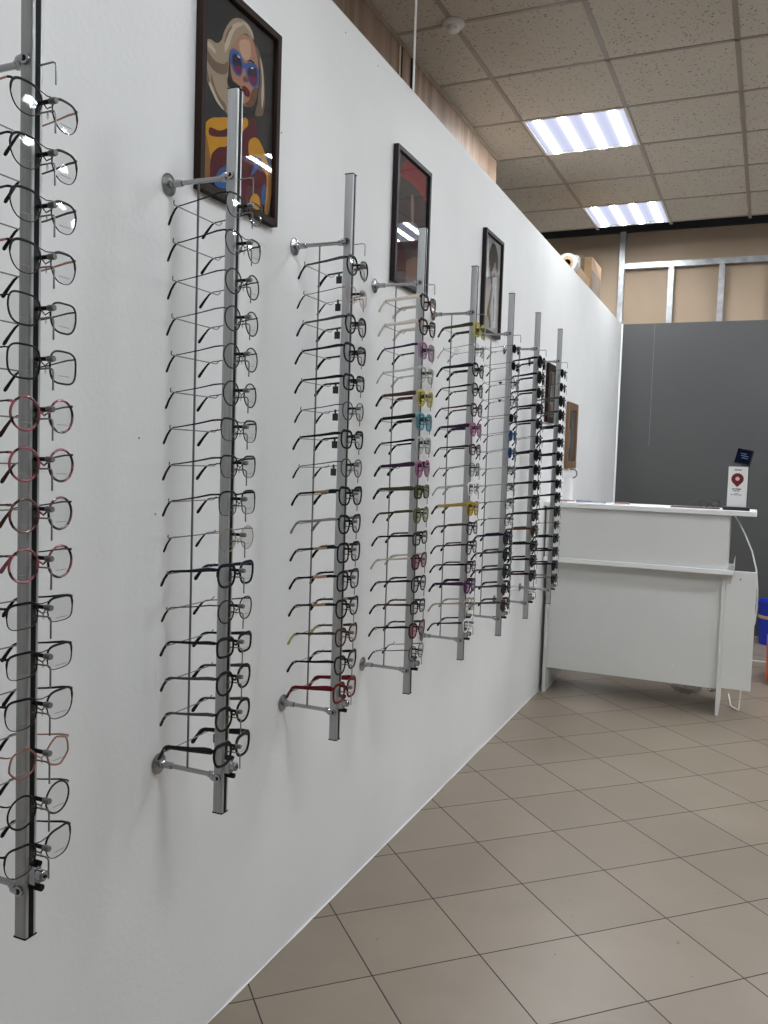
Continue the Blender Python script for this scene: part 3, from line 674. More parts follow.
B = 'black'
def S(shape, style, fc, tcol=None, tipc=B, lens='lens', tg=''):
    return (shape, style, fc, tcol or fc, tipc, lens, tg)
RACKS = [
 [(S('drop','semi',B,'rose'), 'black-topped half-rim drop-shaped glasses with rose temples'), (S('drop','semi',B), 'black half-rim drop-shaped glasses'),
  (S('drop','semi',B,'gun'), 'black half-rim drop-shaped glasses with grey temples'), (S('drop','semi',B,'rose'), 'black half-rim drop glasses with rose-brown temples'),
  (S('wayfarer','metal',B), 'black metal glasses with squarish lenses'), (S('square','metal',B,'gun'), 'thin black rounded-square glasses'),
  (S('round','slim','pinktort','gun','tortoise'), 'round pink and tortoiseshell glasses'), (S('round','slim','pinktort','gun','tortoise'), 'round pink tortoiseshell glasses'),
  (S('round','slim','tortmix','gun','tortoise'), 'round dark tortoiseshell glasses'), (S('round','slim','pinktort','gun','pink'), 'round pink-rimmed glasses'),
  (S('rect','semi',B), 'black browline rectangular glasses'), (S('rect','semi',B), 'black browline glasses'), (S('wayfarer','semi',B), 'black browline glasses with thin lower rims'),
  (S('hexa','metal','rose','rose',B), 'thin rose-gold many-sided glasses'), (S('round','metal',B), 'round black metal glasses'), (S('cat','semi',B), 'black browline cat-eye glasses')],
 [(S('drop','semi',B), 'half-rim black wire glasses'), (S('drop','semi',B), 'half-rim black wire glasses with clear nose pads'), (S('round','metal',B), 'round black wire glasses'),
  (S('round','metal',B,'gun'), 'round black wire glasses with grey temples'), (S('round','metal',B), 'round black-rimmed wire glasses'), (S('round','metal',B), 'round black thin-rimmed glasses'),
  (S('wayfarer','semi',B), 'black half-rim glasses with clear lower edge'), (S('wayfarer','semi',B,'gun'), 'black half-rim glasses with dark tips'), (S('square','semi',B), 'black half-rim glasses'),
  (S('round','thin','gold','grey',B), 'thin pale gold wire glasses'), (S('wayfarer','acetate','navy','navy',B,'lens','black'), 'navy blue browline glasses'),
  (S('panto','metal',B,'gun'), 'black panto wire glasses'), (S('rect','acetate',B), 'black rectangular plastic glasses'), (S('panto','acetate',B,'gun'), 'black panto glasses with thin temples'),
  (S('panto','acetate',B,'gun'), 'black panto glasses with metal temples'), (S('wayfarer','thick',B,None,B,'lens','black'), 'thick black plastic glasses')],
 [(S('panto','acetate',B,'gun',B,'lens','black'), 'black glasses with a dark security tag'), (S('drop','thin','rose','gun',B,'lens','black'), 'thin rose-gold wire glasses with dark tag'),
  (S('panto','acetate',B,'gun',B,'lens','black'), 'black-rimmed glasses with wire temples and tag'), (S('wayfarer','acetate',B), 'black glasses with heavy temples'),
  (S('rect','acetate',B,None,B,'lens','black'), 'black rectangular glasses with dark tag'), (S('panto','metal',B,'gun',B,'lens','black'), 'thin black oval glasses with tag'),
  (S('wayfarer','acetate',B,None,B,'lens','black'), 'black glasses with square dark tag hanging'), (S('panto','metal',B,'gun',B,'lens','black'), 'black wire glasses with square dark tag'),
  (S('cat','acetate',B,B,B,'lens','gold'), 'black cat-eye glasses with gold detail'), (S('cat','acetate',B,'grey','grey'), 'black cat-eye glasses with grey temples'),
  (S('square','acetate',B,B,B,'lens','gold'), 'large black square glasses with gold temples'), (S('square','acetate',B,B,B,'lens','rose'), 'large black square glasses with rose-gold temples'),
  (S('cat','acetate',B,B,B,'lens','gold'), 'black cat-eye glasses with gold-trimmed temples'), (S('wayfarer','acetate','tortoise','tortoise','yellow'), 'dark amber glasses with yellow tips'),
  (S('cat','acetate',B), 'black cat-eye glasses'), (S('square','thick','red','red','red'), 'dark red plastic glasses')],
 [(S('cat','thick','wine','cream','cream'), 'wine-dark cat-eye glasses with cream temples'), (S('cat','thick','wine','cream','cream'), 'burgundy cat-eye glasses with cream temples'),
  (S('square','acetate','lilac','purple',B), 'lilac-fronted glasses with dark temples'), (S('wayfarer','acetate','clear','clear','clear'), 'colourless see-through plastic glasses'),
  (S('wayfarer','thick','yellow','brown',B), 'pale yellow-fronted glasses with brown temples'), (S('square','thick','teal',B,B), 'turquoise-fronted glasses with black temples'),
  (S('square','acetate','clear',B,B), 'clear-fronted glasses with black temples'), (S('round','thick','magenta','purple',B), 'pink-fronted glasses with purple temples'),
  (S('rect','thick','olive','olive',B), 'olive green thick-templed glasses'), (S('panto','acetate','moss','olive',B), 'moss green panto glasses'),
  (S('rect','acetate',B), 'black rectangular glasses'), (S('wayfarer','acetate','wine','cream','cream','lens_pink'), 'red-brown glasses with pale pink temples'),
  (S('panto','acetate',B), 'black panto-shaped glasses'), (S('rect','acetate',B,'brown'), 'black glasses with brown temples'),
  (S('cat','acetate','wine',B,B,'lens_pink'), 'black and red cat-eye glasses'), (S('panto','metal',B), 'thin black wire glasses')],
 [(S('square','thick','yellow','olive','olive'), 'yellow-fronted glasses with olive temples'), (S('panto','thin','silver','grey','clear','lens','round'), 'thin silver glasses with a round tag'),
  (S('wayfarer','thick',B), 'thick black plastic glasses'), (S('cat','acetate',B), 'black cat-eye plastic glasses'), (S('wayfarer','acetate','brown','brown',B), 'dark brown plastic glasses'),
  (S('wayfarer','thick','magenta','purple',B), 'pink-fronted glasses with dark temples'), (S('rect','acetate','wine',B,B), 'dark red glasses with black temples'),
  (S('square','metal',B), 'thin black square glasses'), (S('cat','acetate','white','clear','clear'), 'white-rimmed glasses with clear temples'),
  (S('square','thick','amber','amber','olive'), 'amber yellow plastic glasses'), (S('panto','acetate',B,'brown'), 'black panto glasses with brown temples'),
  (S('panto','acetate',B,'brown'), 'dark glasses with brown-black temples'), (S('rect','acetate','wine',B,B), 'black and dark red glasses'),
  (S('wayfarer','thick','purple','purple',B), 'purple plastic glasses'), (S('wayfarer','acetate','beige','beige','beige'), 'pale beige see-through glasses'),
  (S('cat','acetate','white',B,B), 'white-fronted glasses with black temples')],
 [(S('oval','metal',B,'grey','grey','sunlens'), 'small dark clip-on glasses with pale temples'), (S('oval','metal',B,'grey',B,'sunlens'), 'small dark oval glasses with grey temples'),
  (S('panto','metal',B,'grey',B,'lens','tri'), 'dark panto glasses with a black triangular tag'), (S('panto','metal',B,'grey',B,'lens','tri'), 'black panto glasses with triangular tag'),
  (S('oval','metal',B,'gun',B,'sunlens'), 'dark small-lensed glasses'), (S('panto','metal','blue','grey',B,'sunlens_blue'), 'blue-lensed glasses with grey temples'),
  (S('panto','metal','blue','grey',B,'sunlens_blue'), 'blue-lensed glasses'), (S('oval','metal','gun','silver','grey'), 'grey wire glasses with silver temples'),
  (S('oval','metal','gun','silver','grey'), 'grey wire glasses with pale temples'), (S('rect','metal','gun','gun',B), 'dark grey wire glasses'),
  (S('rect','metal',B,'gun',B), 'black wire glasses with grey temples'), (S('big','sun','navy','navy',B,'sunlens'), 'large dark navy sunglasses'),
  (S('angular','sun','darkgreen','gun',B,'sunlens'), 'angular dark green sunglasses'), (S('angular','sun','darkgreen','gun',B,'sunlens'), 'angular blackish green sunglasses'),
  (S('angular','sun','wine','gun',B,'sunlens'), 'angular dark red sunglasses'), (S('angular','sun','brown','gun',B,'sunlens'), 'angular brown sunglasses')],
 [(S('big','sun',B,None,B,'sunlens'), 'broad-templed black sunglasses')]+[(S('big','sun',B,None,B,'sunlens'), 'black sunglasses'), (S('wayfarer','sun',B,None,B,'sunlens'), 'black sunglasses'),
  (S('wayfarer','sun',B,None,B,'sunlens'), 'black sunglasses'), (S('round','sun',B,None,B,'sunlens'), 'round black sunglasses'), (S('round','metal',B,'gun',B,'sunlens'), 'round dark sunglasses with thin temples'),
  (S('big','sun',B,None,B,'sunlens'), 'black sunglasses'), (S('wayfarer','sun',B,None,B,'sunlens'), 'black sunglasses'), (S('cat','sun',B,None,B,'sunlens'), 'black sunglasses'), (S('big','sun',B,None,B,'sunlens'), 'black sunglasses'),
  (S('square','sun',B,None,B,'sunlens'), 'black sunglasses with white-lined temples'), (S('wayfarer','sun','brown','orange','orange','sunlens'), 'brown sunglasses with orange-brown temples'),
  (S('wayfarer','sun',B,None,B,'sunlens'), 'black sunglasses'), (S('cat','sun',B,None,B,'sunlens'), 'black sunglasses'), (S('wayfarer','sun',B,'wine',B,'sunlens'), 'black sunglasses with dark red temples'),
  (S('oval','thin','silver','silver','clear'), 'pale wire glasses')],
 [(S('drop','metal',B,'gun',B,'sunlens'), 'dark aviator sunglasses'), (S('drop','metal',B,'gun',B,'sunlens'), 'dark aviator sunglasses'), (S('big','sun',B,'gun',B,'sunlens'), 'dark sunglasses'), (S('big','sun',B,'gun',B,'sunlens'), 'dark sunglasses'),
  (S('wayfarer','sun',B,None,B,'sunlens'), 'black sunglasses'), (S('wayfarer','sun',B,None,B,'sunlens'), 'black sunglasses'), (S('cat','sun',B,None,B,'sunlens'), 'black sunglasses'),
  (S('big','sun',B,None,B,'sunlens'), 'wide black sunglasses'), (S('wayfarer','sun',B,None,B,'sunlens'), 'black sunglasses'), (S('big','sun',B,None,B,'sunlens'), 'large black sunglasses'),
  (S('big','sun',B,None,B,'sunlens'), 'large black sunglasses'), (S('drop','metal',B,'grey',B,'sunlens'), 'dark sunglasses with thin pale temples'), (S('cat','sun',B,None,B,'sunlens'), 'black sunglasses'),
  (S('wayfarer','sun',B,None,B,'sunlens'), 'black sunglasses'), (S('wayfarer','sun','navy','navy',B,'sunlens'), 'dark navy sunglasses'), (S('cat','sun',B,'grey',B,'sunlens'), 'black sunglasses with pale temples')],
]
ORD = ['topmost', 'second from the top', 'third from the top', 'fourth from the top', 'fifth from the top', 'sixth from the top', 'seventh from the top', 'eighth from the top',
       'eighth from the bottom', 'seventh from the bottom', 'sixth from the bottom', 'fifth from the bottom', 'fourth from the bottom', 'third from the bottom', 'second from the bottom', 'lowest']
SHORT = ['nearest rack', 'second-nearest rack', 'third rack', 'fourth rack', 'fifth rack', 'sixth rack', 'seventh rack', 'farthest rack']
for rk in range(8):
    for i, (sp, desc) in enumerate(RACKS[rk]):
        eyewear(rk, i, sp, '%s, %s on the %s' % (desc, ORD[i], SHORT[rk]), 'sunglasses' if 'sunglasses' in desc else 'eyeglasses')
EXPOSURE = 0.34

# ------------------------------------------------------------------ framed pictures on the white wall
AC = dict(hair=(.36, .28, .20), hairdark=(.17, .115, .08), hairlight=(.55, .46, .36), face=(.42, .22, .14), facelight=(.58, .36, .25), facedark=(.16, .075, .045), neck=(.015, .011, .011),
          blue=(.04, .11, .33), blue2=(.02, .10, .30), lensart=(.02, .012, .04), lenspink=(.16, .008, .055), white=(.7, .7, .75), lips=(.13, .006, .01), yellow=(.55, .26, .012),
          gold=(.25, .12, .03), maroon=(.09, .006, .014), hat=(.22, .008, .02), hatbrim=(.26, .02, .035), skin2=(.045, .018, .018), streak=(.22, .16, .17), hair2=(.035, .035, .04),
          lip2=(.12, .008, .015), skin3=(.16, .085, .07), maroon2=(.045, .004, .008), pale=(.62, .64, .62), ink=(.03, .028, .030), grey3=(.30, .28, .27), lip3=(.16, .02, .03), green3=(.22, .27, .25))
for k, c in AC.items(): M['art_'+k] = mat('print_'+k, c, .6, spec=.1)
M['bg1'] = noise_mat('print_charcoal', (.006, .006, .008), (.011, .011, .014), 4, .5)
M['bg2'] = noise_mat('print_dark_grey', (.014, .010, .012), (.035, .024, .026), 5, .5)
M['bg3'] = noise_mat('print_pale_grey', (.34, .33, .32), (.44, .43, .42), 5, .5)
M['bg4'] = noise_mat('print_tan', (.12, .08, .045), (.24, .17, .10), 7, .5)
M['bg5'] = noise_mat('print_brown_grey', (.05, .04, .035), (.16, .13, .11), 9, .5)
for k in ('bg1', 'bg2', 'bg3', 'bg4', 'bg5'): M[k].node_tree.nodes['Principled BSDF'].inputs['Specular IOR Level'].default_value = .1
def picture(name, label, y0, y1, z0, z1, fw, fm, bg, art, depth=.02):
    t = thing(name, label, 'picture', (0, y0, z0))
    f = MB(); W, H = y1-y0, z1-z0
    for lo, hi, zz in (((0, 0), (fw, H), 0), ((W-fw, 0), (W, H), 0), ((fw, 0), (W-fw, fw), 1), ((fw, H-fw), (W-fw, H), 1)):
        f.box((.001, lo[0], lo[1]), (depth, hi[0], hi[1]))
    # inner step of the moulding
    g = fw*.82; s = .0035
    for lo, hi in (((g, g), (g+s, H-g)), ((W-g-s, g), (W-g, H-g)), ((g, g), (W-g, g+s)), ((g, H-g-s), (W-g, H-g))):
        f.box((.001, lo[0], lo[1]), (depth-.005, hi[0], hi[1]))
    f.build('picture_frame', fm, t, smooth=False, bevel=.0012)
    p = MB(); p.box((.002, fw*.8, fw*.8), (.008, W-fw*.8, H-fw*.8), 0)
    mats = [bg]
    for i, (c, pts) in enumerate(art):
        if 'art_'+c not in mats: mats.append('art_'+c)
        mi = mats.index('art_'+c); x = .0081+.00006*i
        q = []
        for a, b in pts:
            q.append((min(max(a-y0, fw), W-fw), min(max(b-z0, fw), H-fw)))
        # smooth the outline and fill it
        n = len(q); sm = []
        for k in range(n):
            p0, p1, p2, p3 = (Vector(q[(k+j) % n]) for j in (-1, 0, 1, 2))
            for tt in (0, .25, .5, .75):
                c = .5*(2*p1+(p2-p0)*tt+(2*p0-5*p1+4*p2-p3)*tt*tt+(3*p1-p0-3*p2+p3)*tt**3)
                sm.append((min(max(c.x, fw*.9), W-fw*.9), min(max(c.y, fw*.9), H-fw*.9)))
        q = sm
        ar = sum(q[k][0]*q[(k+1) % len(q)][1]-q[(k+1) % len(q)][0]*q[k][1] for k in range(len(q)))
        if ar < 0: q = q[::-1]
        from mathutils.geometry import tessellate_polygon
        tris = tessellate_polygon([[Vector((0, a, b)) for a, b in q]])
        p.add([(x, a, b) for a, b in q], [tuple(r) for r in tris], mi)
    p.build('print', mats, t, smooth=False)
    MB().box((.0118, fw*.85, fw*.85), (.0135, W-fw*.85, H-fw*.85)).build('glass_pane', 'pane', t, smooth=False)
    return t
picture('framed_picture', 'framed picture of a blonde woman in blue sunglasses and a yellow and maroon top', 1.594, 1.928, 2.003, 2.478, .017, 'wood_frame', 'bg1', ART1)
picture('framed_picture', 'dark framed picture of a face under a red hat', 2.700, 3.024, 2.027, 2.483, .016, 'black_frame', 'bg2', ART2)
picture('framed_picture', 'black-framed pale ink sketch of a dark-haired woman', 3.733, 4.022, 2.014, 2.472, .016, 'black_frame', 'bg3', ART3)
W4 = [('neck', [(5.14, 1.74), (5.18, 1.96), (5.23, 1.96), (5.22, 1.75)]), ('green3', [(5.20, 1.80), (5.21, 1.90), (5.24, 1.90), (5.25, 1.80)])]
picture('framed_picture', 'brown framed tan picture half hidden behind the farthest rack', 5.09, 5.345, 1.680, 2.030, .036, 'wood_frame', 'bg4', W4)
W5 = [('ink', [(5.78, 1.48), (5.80, 1.78), (5.88, 1.78), (5.90, 1.50)]), ('grey3', [(5.83, 1.55), (5.83, 1.66), (5.87, 1.66), (5.87, 1.55)])]
picture('framed_picture', 'tall picture in a light brown wooden frame above the left end of the counter', 5.725, 6.055, 1.402, 1.848, .05, 'oak_frame', 'bg5', W5)

# small stains and nail holes in the white wall are in the wall itself
b = MB()
for y, z in ((1.427, 1.445), (1.484, 1.284), (1.968, 2.257), (2.320, 2.671), (2.556, 2.676)):
    b.lathe([(.0022, 0), (.0022, .0006)], (.0, y, z), 0, 8)
struct(b.build('trim_6', mat('nail_hole_dark', (.10, .10, .10), .8)))
# ragged sealant line where the wall meets the floor
b = MB(); rnd = random.Random(3); y = 1.0; pts = []
while y < YB-.05: pts.append((.0005, y, .002)); y += .12
b.tube(pts, [rnd.uniform(.0015, .0040) for _ in pts], 6)
struct(b.build('baseboard_left', 'wall'))

# ------------------------------------------------------------------ things on top of the partition
t = thing('cardboard_box', 'tall brown cardboard box standing on top of the white wall', 'box', (-.03, 6.57, HW))
MB().box((-.12, 0, 0), (.0, .40, .275)).build('box_body', 'carton', t, smooth=False)
b = MB(); b.prism([(.0, .275), (.40, .275), (.40, .18), (.36, .18)], 0, .0005, .003); b.box((.0005, .005, .0), (.003, .40, .18), 1)
b.build('side_flap', ['carton', 'carton_d'], t, smooth=False)
b = MB().box((-.105, -.0015, .03), (-.055, 0, .272)); b.build('printed_stripe', mat('carton_print', (.16, .11, .07), .8), t, smooth=False)
t = thing('cardboard_box', 'low brown cardboard box under the white roll, on top of the wall', 'box', (-.03, 6.02, HW))
MB().box((-.12, 0, 0), (.0, .50, .10)).build('box_body', 'carton', t, smooth=False, bevel=.002)
MB().box((-.075, -.0015, .002), (-.045, .502, .1012)).build('tape_strip', 'carton_d', t, smooth=False)
t = thing('tape_roll', 'white roll with a brown core lying by the cardboard boxes above the wall', 'roll', (-.075, 5.90, HW+.022))
M['offwhite'] = mat('off_white_wrap', (.42, .42, .40), .6)
prof = [(.045, 0), (.066, 0), (.066, .09), (.045, .09), (.045, 0)]
MB().lathe(prof, (0, 0, .062), 1, 28).build('roll_body', 'offwhite', t)
MB().lathe([(.026, -.001), (.0448, -.001), (.0448, .091), (.026, .091), (.026, -.001)], (0, 0, .062), 1, 24).build('roll_core', 'carton', t)
MB().lathe([(.0, .005), (.0258, .005), (.0258, .010), (.0, .010)], (0, 0, .062), 1, 20).build('roll_centre', 'rubber', t)
t = thing('white_package', 'small white package on the low cardboard box above the wall', 'package', (-.10, 6.12, HW+.10))
b = MB(); b.box((-.03, 0, 0), (.055, .10, .085)); b.build('package_body', 'offwhite', t, smooth=False, bevel=.008)
MB().box((.008, -.0012, .03), (.032, 0, .062)).build('package_mark', 'grey_cap', t, smooth=False)

# ------------------------------------------------------------------ reception counter
CY = 5.20
t = thing('reception_counter', 'white laminate reception counter at the end of the row of racks', 'counter', (.04, CY+.08, 0))
ox, oy = -.04, -(CY+.08)
def cb(name, lo, hi, m='white_lam', bev=.0012, parent=None):
    return MB().box((lo[0]+ox, lo[1]+oy, lo[2]), (hi[0]+ox, hi[1]+oy, hi[2])).build(name, m, parent or t, smooth=False, bevel=bev)
top = MB()
pr = [(.003, CY), (1.186, CY), (1.196, CY+.004), (1.201, CY+.014), (1.201, CY+.336), (1.196, CY+.346), (1.186, CY+.35), (.003, CY+.35)]
top.prism([(a+ox, b+oy) for a, b in pr], 2, 1.168, 1.196); top.build('counter_top', 'white_top', t, smooth=False, bevel=.002)
cb('upper_panel', (.012, CY+.025, .857), (1.062, CY+.042, 1.168))
cb('end_panel', (1.045, CY+.042, .857), (1.062, CY+.35, 1.168))
cb('end_panel', (.012, CY+.042, .857), (.029, CY+.35, 1.168))
cb('ledge', (.006, CY, .829), (1.095, CY+.40, .857), 'white_top', .003)
cb('edge_band', (1.0952, CY+.002, .829), (1.0965, CY+.40, .905), 'white_top', .0003)
lp = cb('front_panel', (.0425, CY+.085, .150), (1.038, CY+.101, .829))
for x, z in ((.80, .655), (.79, .255)):
    MB().lathe([(.0, -.0012), (.005, -.0008), (.005, .0)], (x+ox, CY+.0848+oy, z), 1, 10).build('screw_cap', 'white_top', lp)
cb('side_panel', (.024, CY+.050, 0), (.042, CY+.50, .829))
cb('side_panel', (1.0385, CY+.055, 0), (1.0565, CY+.50, .829))
rp = cb('return_panel', (1.0570, CY+.09, .158), (1.222, CY+.106, .846))
MB().lathe([(.0, -.0012), (.005, -.0008), (.005, .0)], (1.135+ox, CY+.0898+oy, .80), 1, 10).build('screw_cap', 'grey_cap', rp)
cb('desk_top', (.0425, CY+.401, .72), (1.0380, CY+.75, .745), 'white_top')
cb('rear_leg', (.0425, CY+.72, 0), (.060, CY+.745, .72)); cb('rear_leg', (1.0190, CY+.72, 0), (1.0370, CY+.745, .72))

ZT_ = 1.196
# card holder with a map-pin card
t = thing('sign_holder', 'upright white card with a dark red map pin in a black-based holder on the counter', 'sign', (1.090, CY+.10, ZT_))
MB().box((-.072, -.035, 0), (.072, .035, .020)).build('sign_base', 'black_pl', t, smooth=False, bevel=.003)
MB().box((-.052, -.004, .020), (.052, .004, .250)).build('sign_card', 'white_pl', t, smooth=False, bevel=.001)
MB().box((.052, -.004, .020), (.056, .004, .250)).build('sign_edge', 'black_pl', t, smooth=False)
pin = []
for k in range(25):
    a = math.radians(-52+284*k/24); pin.append((.033*math.cos(a)-.002, .180+.033*math.sin(a)))
pin.append((-.002, .133))
MB().prism(pin, 1, -.0052, -.0041).build('map_pin_mark', mat('pin_red', (.13, .008, .012), .4), t, smooth=False)
MB().lathe([(.0, -.0060), (.0115, -.0058), (.0115, -.0053)], (-.002, 0, .181), 1, 20).build('map_pin_centre', mat('pin_pale', (.80, .42, .40), .4), t)
b = MB()
for z, hh, segs in ((.229, .005, ((-.018, .020),)), (.119, .006, ((-.026, -.012), (-.009, .022))), (.109, .005, ((-.018, -.004), (-.001, .014))),
                    (.094, .0025, ((-.012, .010),)), (.087, .003, ((-.034, -.020), (-.017, .004), (.007, .028)))):
    for x0, x1 in segs: b.box((x0-.002, -.0050, z), (x1-.002, -.0041, z+hh))
b.build('printed_lines', mat('sign_ink', (.05, .045, .05), .6), t, smooth=False)
# payment terminal / tilted screen behind the card
t = thing('card_terminal', 'small tilted dark-blue screen on a black stand behind the white card', 'terminal', (1.105, CY+.20, ZT_))
b = MB(); b.box((-.035, -.03, 0), (.035, .035, .012)); b.build('terminal_foot', 'black_pl', t, smooth=False, bevel=.003)
MB().tube([(0, 0, .010), (0, .004, .15), (.004, .004, .27)], [.009, .008, .008], 12).build('terminal_stem', 'black_pl', t)
hd = MB().box((-.046, -.008, -.045), (.046, .010, .050)).build('terminal_head', 'black_pl', t, smooth=False, bevel=.004)
hd.location = (.008, -.010, .305); hd.rotation_euler = (math.radians(-8), math.radians(11), math.radians(-14))
MB().box((-.041, -.0092, -.036), (.041, -.0081, .045)).build('terminal_screen', 'screen', hd, smooth=False)
b = MB()
for z, x0, x1 in ((.018, -.02, .014), (.006, -.016, .028), (-.006, -.010, .026)): b.box((x0, -.0099, z), (x1, -.0093, z+.004))
b.build('screen_text', mat('screen_text_blue', (.10, .14, .30), .4), hd, smooth=False)
# loose glasses on the counter
def loose_glasses(label, loc, rz, fc, shape, folded):
    g = glasses_meshes(shape, 'acetate', False)
    h = SHAPES[shape][1]
    t = thing('eyeglasses', label, 'eyeglasses', loc, None, (math.radians(0), 0, rz))
    up = h/2+.003
    g['front'].build('frame_front', [gmat(fc, False)], t, loc=(0, 0, up))
    for s in (-1, 1):
        link('lens', g['lens%+d' % s], t, loc=(0, 0, up))
        tp = g['temple%+d' % s].build('temple', [gmat('gun', True)], t, loc=(0, 0, up)); g['tip%+d' % s].build('temple_tip', [gmat(fc, False)], tp)
    return t
loose_glasses('black-rimmed glasses lying on the counter next to the map-pin card', (.945, CY+.155, ZT_), math.radians(-62), 'gun', 'round', False)
tag(MB().box((-.135, -.09, 0), (.135, .09, .006)).build('folder', mat('dark_red_folder', (.07, .03, .03), .5), loc=(.865, CY+.19, ZT_), smooth=False, bevel=.001),
    'flat dark red-brown folder lying on the counter top left of the loose glasses', 'folder')
# leaflets / cases fanned at the left end
LF = [((.10, .10), (.20, .05, .04), 'dark red leaflet flat on the counter, next to the white jug'), ((.215, .13), (.05, .07, .22), 'blue leaflet lying on the counter, second from the jug'),
      ((.325, .12), (.12, .14, .28), 'grey-blue leaflet lying in the middle of the loose leaflets'), ((.445, .13), (.18, .07, .06), 'brown and white leaflet, rightmost on the counter')]
for i, ((x, dy), c, lab) in enumerate(LF):
    t = thing('leaflet', lab, 'leaflet', (x, CY+dy, ZT_), 'leaflets on the counter', (0, 0, math.radians((-8, 12, -5, 9)[i])))
    MB().box((-.045, -.07, 0), (.045, .07, .008)).build('leaflet_sheets', 'white_pl', t, smooth=False)
    MB().box((-.0455, -.0705, .0081), (.0455, .068, .0115)).build('leaflet_cover', mat('leaflet_ink_%d' % i, c, .4), t, smooth=False)
# white jug
t = thing('white_jug', 'tall white jug with a dark looped handle at the left end of the counter', 'jug', (.088, CY+.26, ZT_))
MB().lathe([(.0, 0), (.030, 0), (.033, .01), (.031, .10), (.027, .13), (.029, .150), (.0265, .150), (.024, .13), (.028, .10), (.028, .02), (.0, .02)], (0, 0, 0), 2, 24).build('jug_body', 'white_pl', t)
hp = [(.026+.028*math.sin(a), 0, .148+.028-.028*math.cos(a)) for a in [math.radians(d) for d in range(0, 221, 20)]]
MB().tube(hp, .004, 8).build('jug_handle', 'grey_cap', t)

# cable hanging off the counter end
tag(MB().tube([(1.085, CY+.12, 1.1635), (1.108, CY+.12, 1.13), (1.145, CY+.11, 1.06), (1.187, CY+.11, .965), (1.215, CY+.12, .86), (1.228, CY+.14, .75), (1.231, CY+.17, .64), (1.224, CY+.20, .54), (1.19, CY+.22, .40), (1.17, CY+.22, .12), (1.165, CY+.20, .012), (1.12, CY+.30, .005), (1.10, CY+.60, .005)], .0042, 8).build('cable', 'white_pl'),
    'white cable hanging from the right end of the counter to the floor', 'cable')
# plastic bag under the counter
def bag(x, y, r, h, label, sd):
    rd = random.Random(sd); mb = MB(); n = 22; rings = 6; vs = []
    for i in range(rings+1):
        f = i/rings; rr = r*(.55+.5*math.sin(PI*min(1, f*1.15+.12)))
        for k in range(n):
            a = 2*PI*k/n; q = rr*(1+.16*rd.uniform(-1, 1)); vs.append((q*math.cos(a), q*math.sin(a), .001+h*f*(1+.12*rd.uniform(-1, 1)) if i else .001))
    fs = [(i*n+k, i*n+(k+1) % n, (i+1)*n+(k+1) % n, (i+1)*n+k) for i in range(rings) for k in range(n)]+[tuple(range(n))[::-1]]
    mb.add(vs, fs); o = mb.build('plastic_bag', 'bag', smooth=False, loc=(x, y, 0)); so = o.modifiers.new('thickness', 'SOLIDIFY'); so.thickness = .0008
    tag(o, label, 'plastic bag', 'clear plastic bags under the counter')
bag(.85, 5.74, .085, .12, 'crumpled clear plastic bag on the floor, larger one under the counter', 1)
bag(1.00, 5.83, .028, .09, 'small clear plastic bag just left of the counter leg', 2)

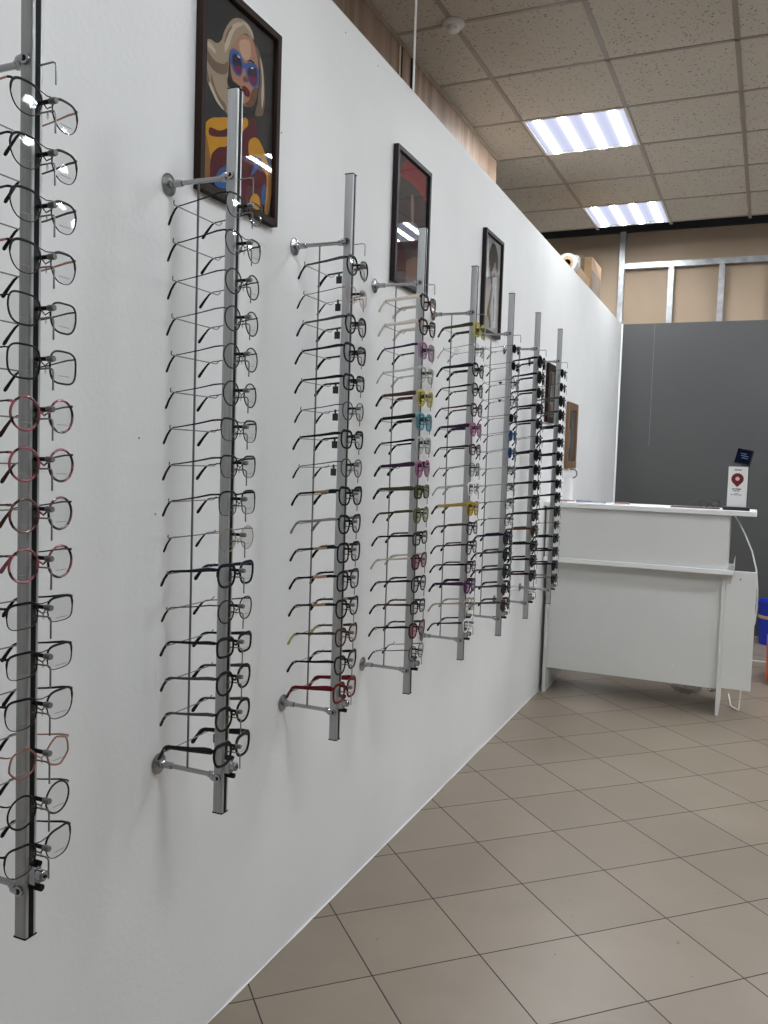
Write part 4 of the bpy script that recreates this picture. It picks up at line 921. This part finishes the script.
# things behind the counter at the right edge
t = thing('waste_bin', 'blue bin with a tan band on the floor beyond the counter', 'bin', (1.405, 7.74, 0))
MB().lathe([(.0, 0), (.125, 0), (.145, .33), (.152, .345), (.152, .360), (.144, .360), (.140, .34), (.120, .012), (.0, .012)], (0, 0, 0), 2, 32).build('bin_body', 'blue_pl', t)
MB().lathe([(.1385, .215), (.1425, .217), (.1440, .240), (.1400, .242)], (0, 0, 0), 2, 32).build('bin_band', mat('tan_band', (.42, .27, .13), .6), t)
t = thing('floor_machine', 'orange and white appliance at the right edge of the picture', 'appliance', (1.465, 6.33, 0))
b = MB().box((-.145, -.12, .02), (.145, .25, .285)); b.build('machine_base', 'orange_pl', t, smooth=False, bevel=.012)
b = MB().box((-.135, -.11, .305), (.145, .24, .62)); b.build('machine_body', 'white_pl', t, smooth=False, bevel=.02)
MB().box((-.137, -.112, .285), (.145, .242, .305)).build('machine_seam', 'rubber', t, smooth=False)
for sx in (-.11, .11):
    MB().lathe([(.022, -.10), (.022, -.07)], (sx, 0, .022), 1, 12).build('machine_wheel', 'rubber', t)
tag(MB().tube([(1.14, 6.95, .005), (1.3, 6.93, .005), (1.6, 6.96, .005), (2.2, 7.0, .005)], .0045, 6).build('cable', 'white_pl'), 'white cable lying across the floor tiles beyond the counter', 'cable')

# ------------------------------------------------------------------ camera
CAMD = dict(f=852.78, d=1.17648, h=1.41536)
cam = bpy.data.cameras.new('camera'); co = bpy.data.objects.new('camera', cam); COL.objects.link(co)
cam.sensor_fit = 'VERTICAL'; cam.sensor_height = 24; cam.lens = 24*CAMD['f']/1024
cam.clip_start = .02; cam.clip_end = 60
yaw, pitch, roll = .4079433, -.0603811, .0329326
cy_, sy_ = math.cos(yaw), math.sin(yaw)
F = Vector((-sy_*math.cos(pitch), cy_*math.cos(pitch), math.sin(pitch))); r0 = Vector((cy_, sy_, 0)); u0 = r0.cross(F)
r2 = r0*math.cos(roll)+u0*math.sin(roll); u2 = u0*math.cos(roll)-r0*math.sin(roll)
co.matrix_world = Matrix(((r2.x, u2.x, -F.x, CAMD['d']), (r2.y, u2.y, -F.y, 0), (r2.z, u2.z, -F.z, CAMD['h']), (0, 0, 0, 1)))
scn.camera = co

# ------------------------------------------------------------------ world and view
w = bpy.data.worlds.new('world'); scn.world = w; w.use_nodes = True
w.node_tree.nodes['Background'].inputs[0].default_value = (.5, .55, .6, 1); w.node_tree.nodes['Background'].inputs[1].default_value = .3
vs = scn.view_settings; vs.view_transform = 'Standard'; vs.look = 'None'; vs.gamma = 1; vs.use_curve_mapping = False
vs.exposure = EXPOSURE
scn.cycles.use_denoising = True
scn.cycles.max_bounces = 8; scn.cycles.transparent_max_bounces = 24
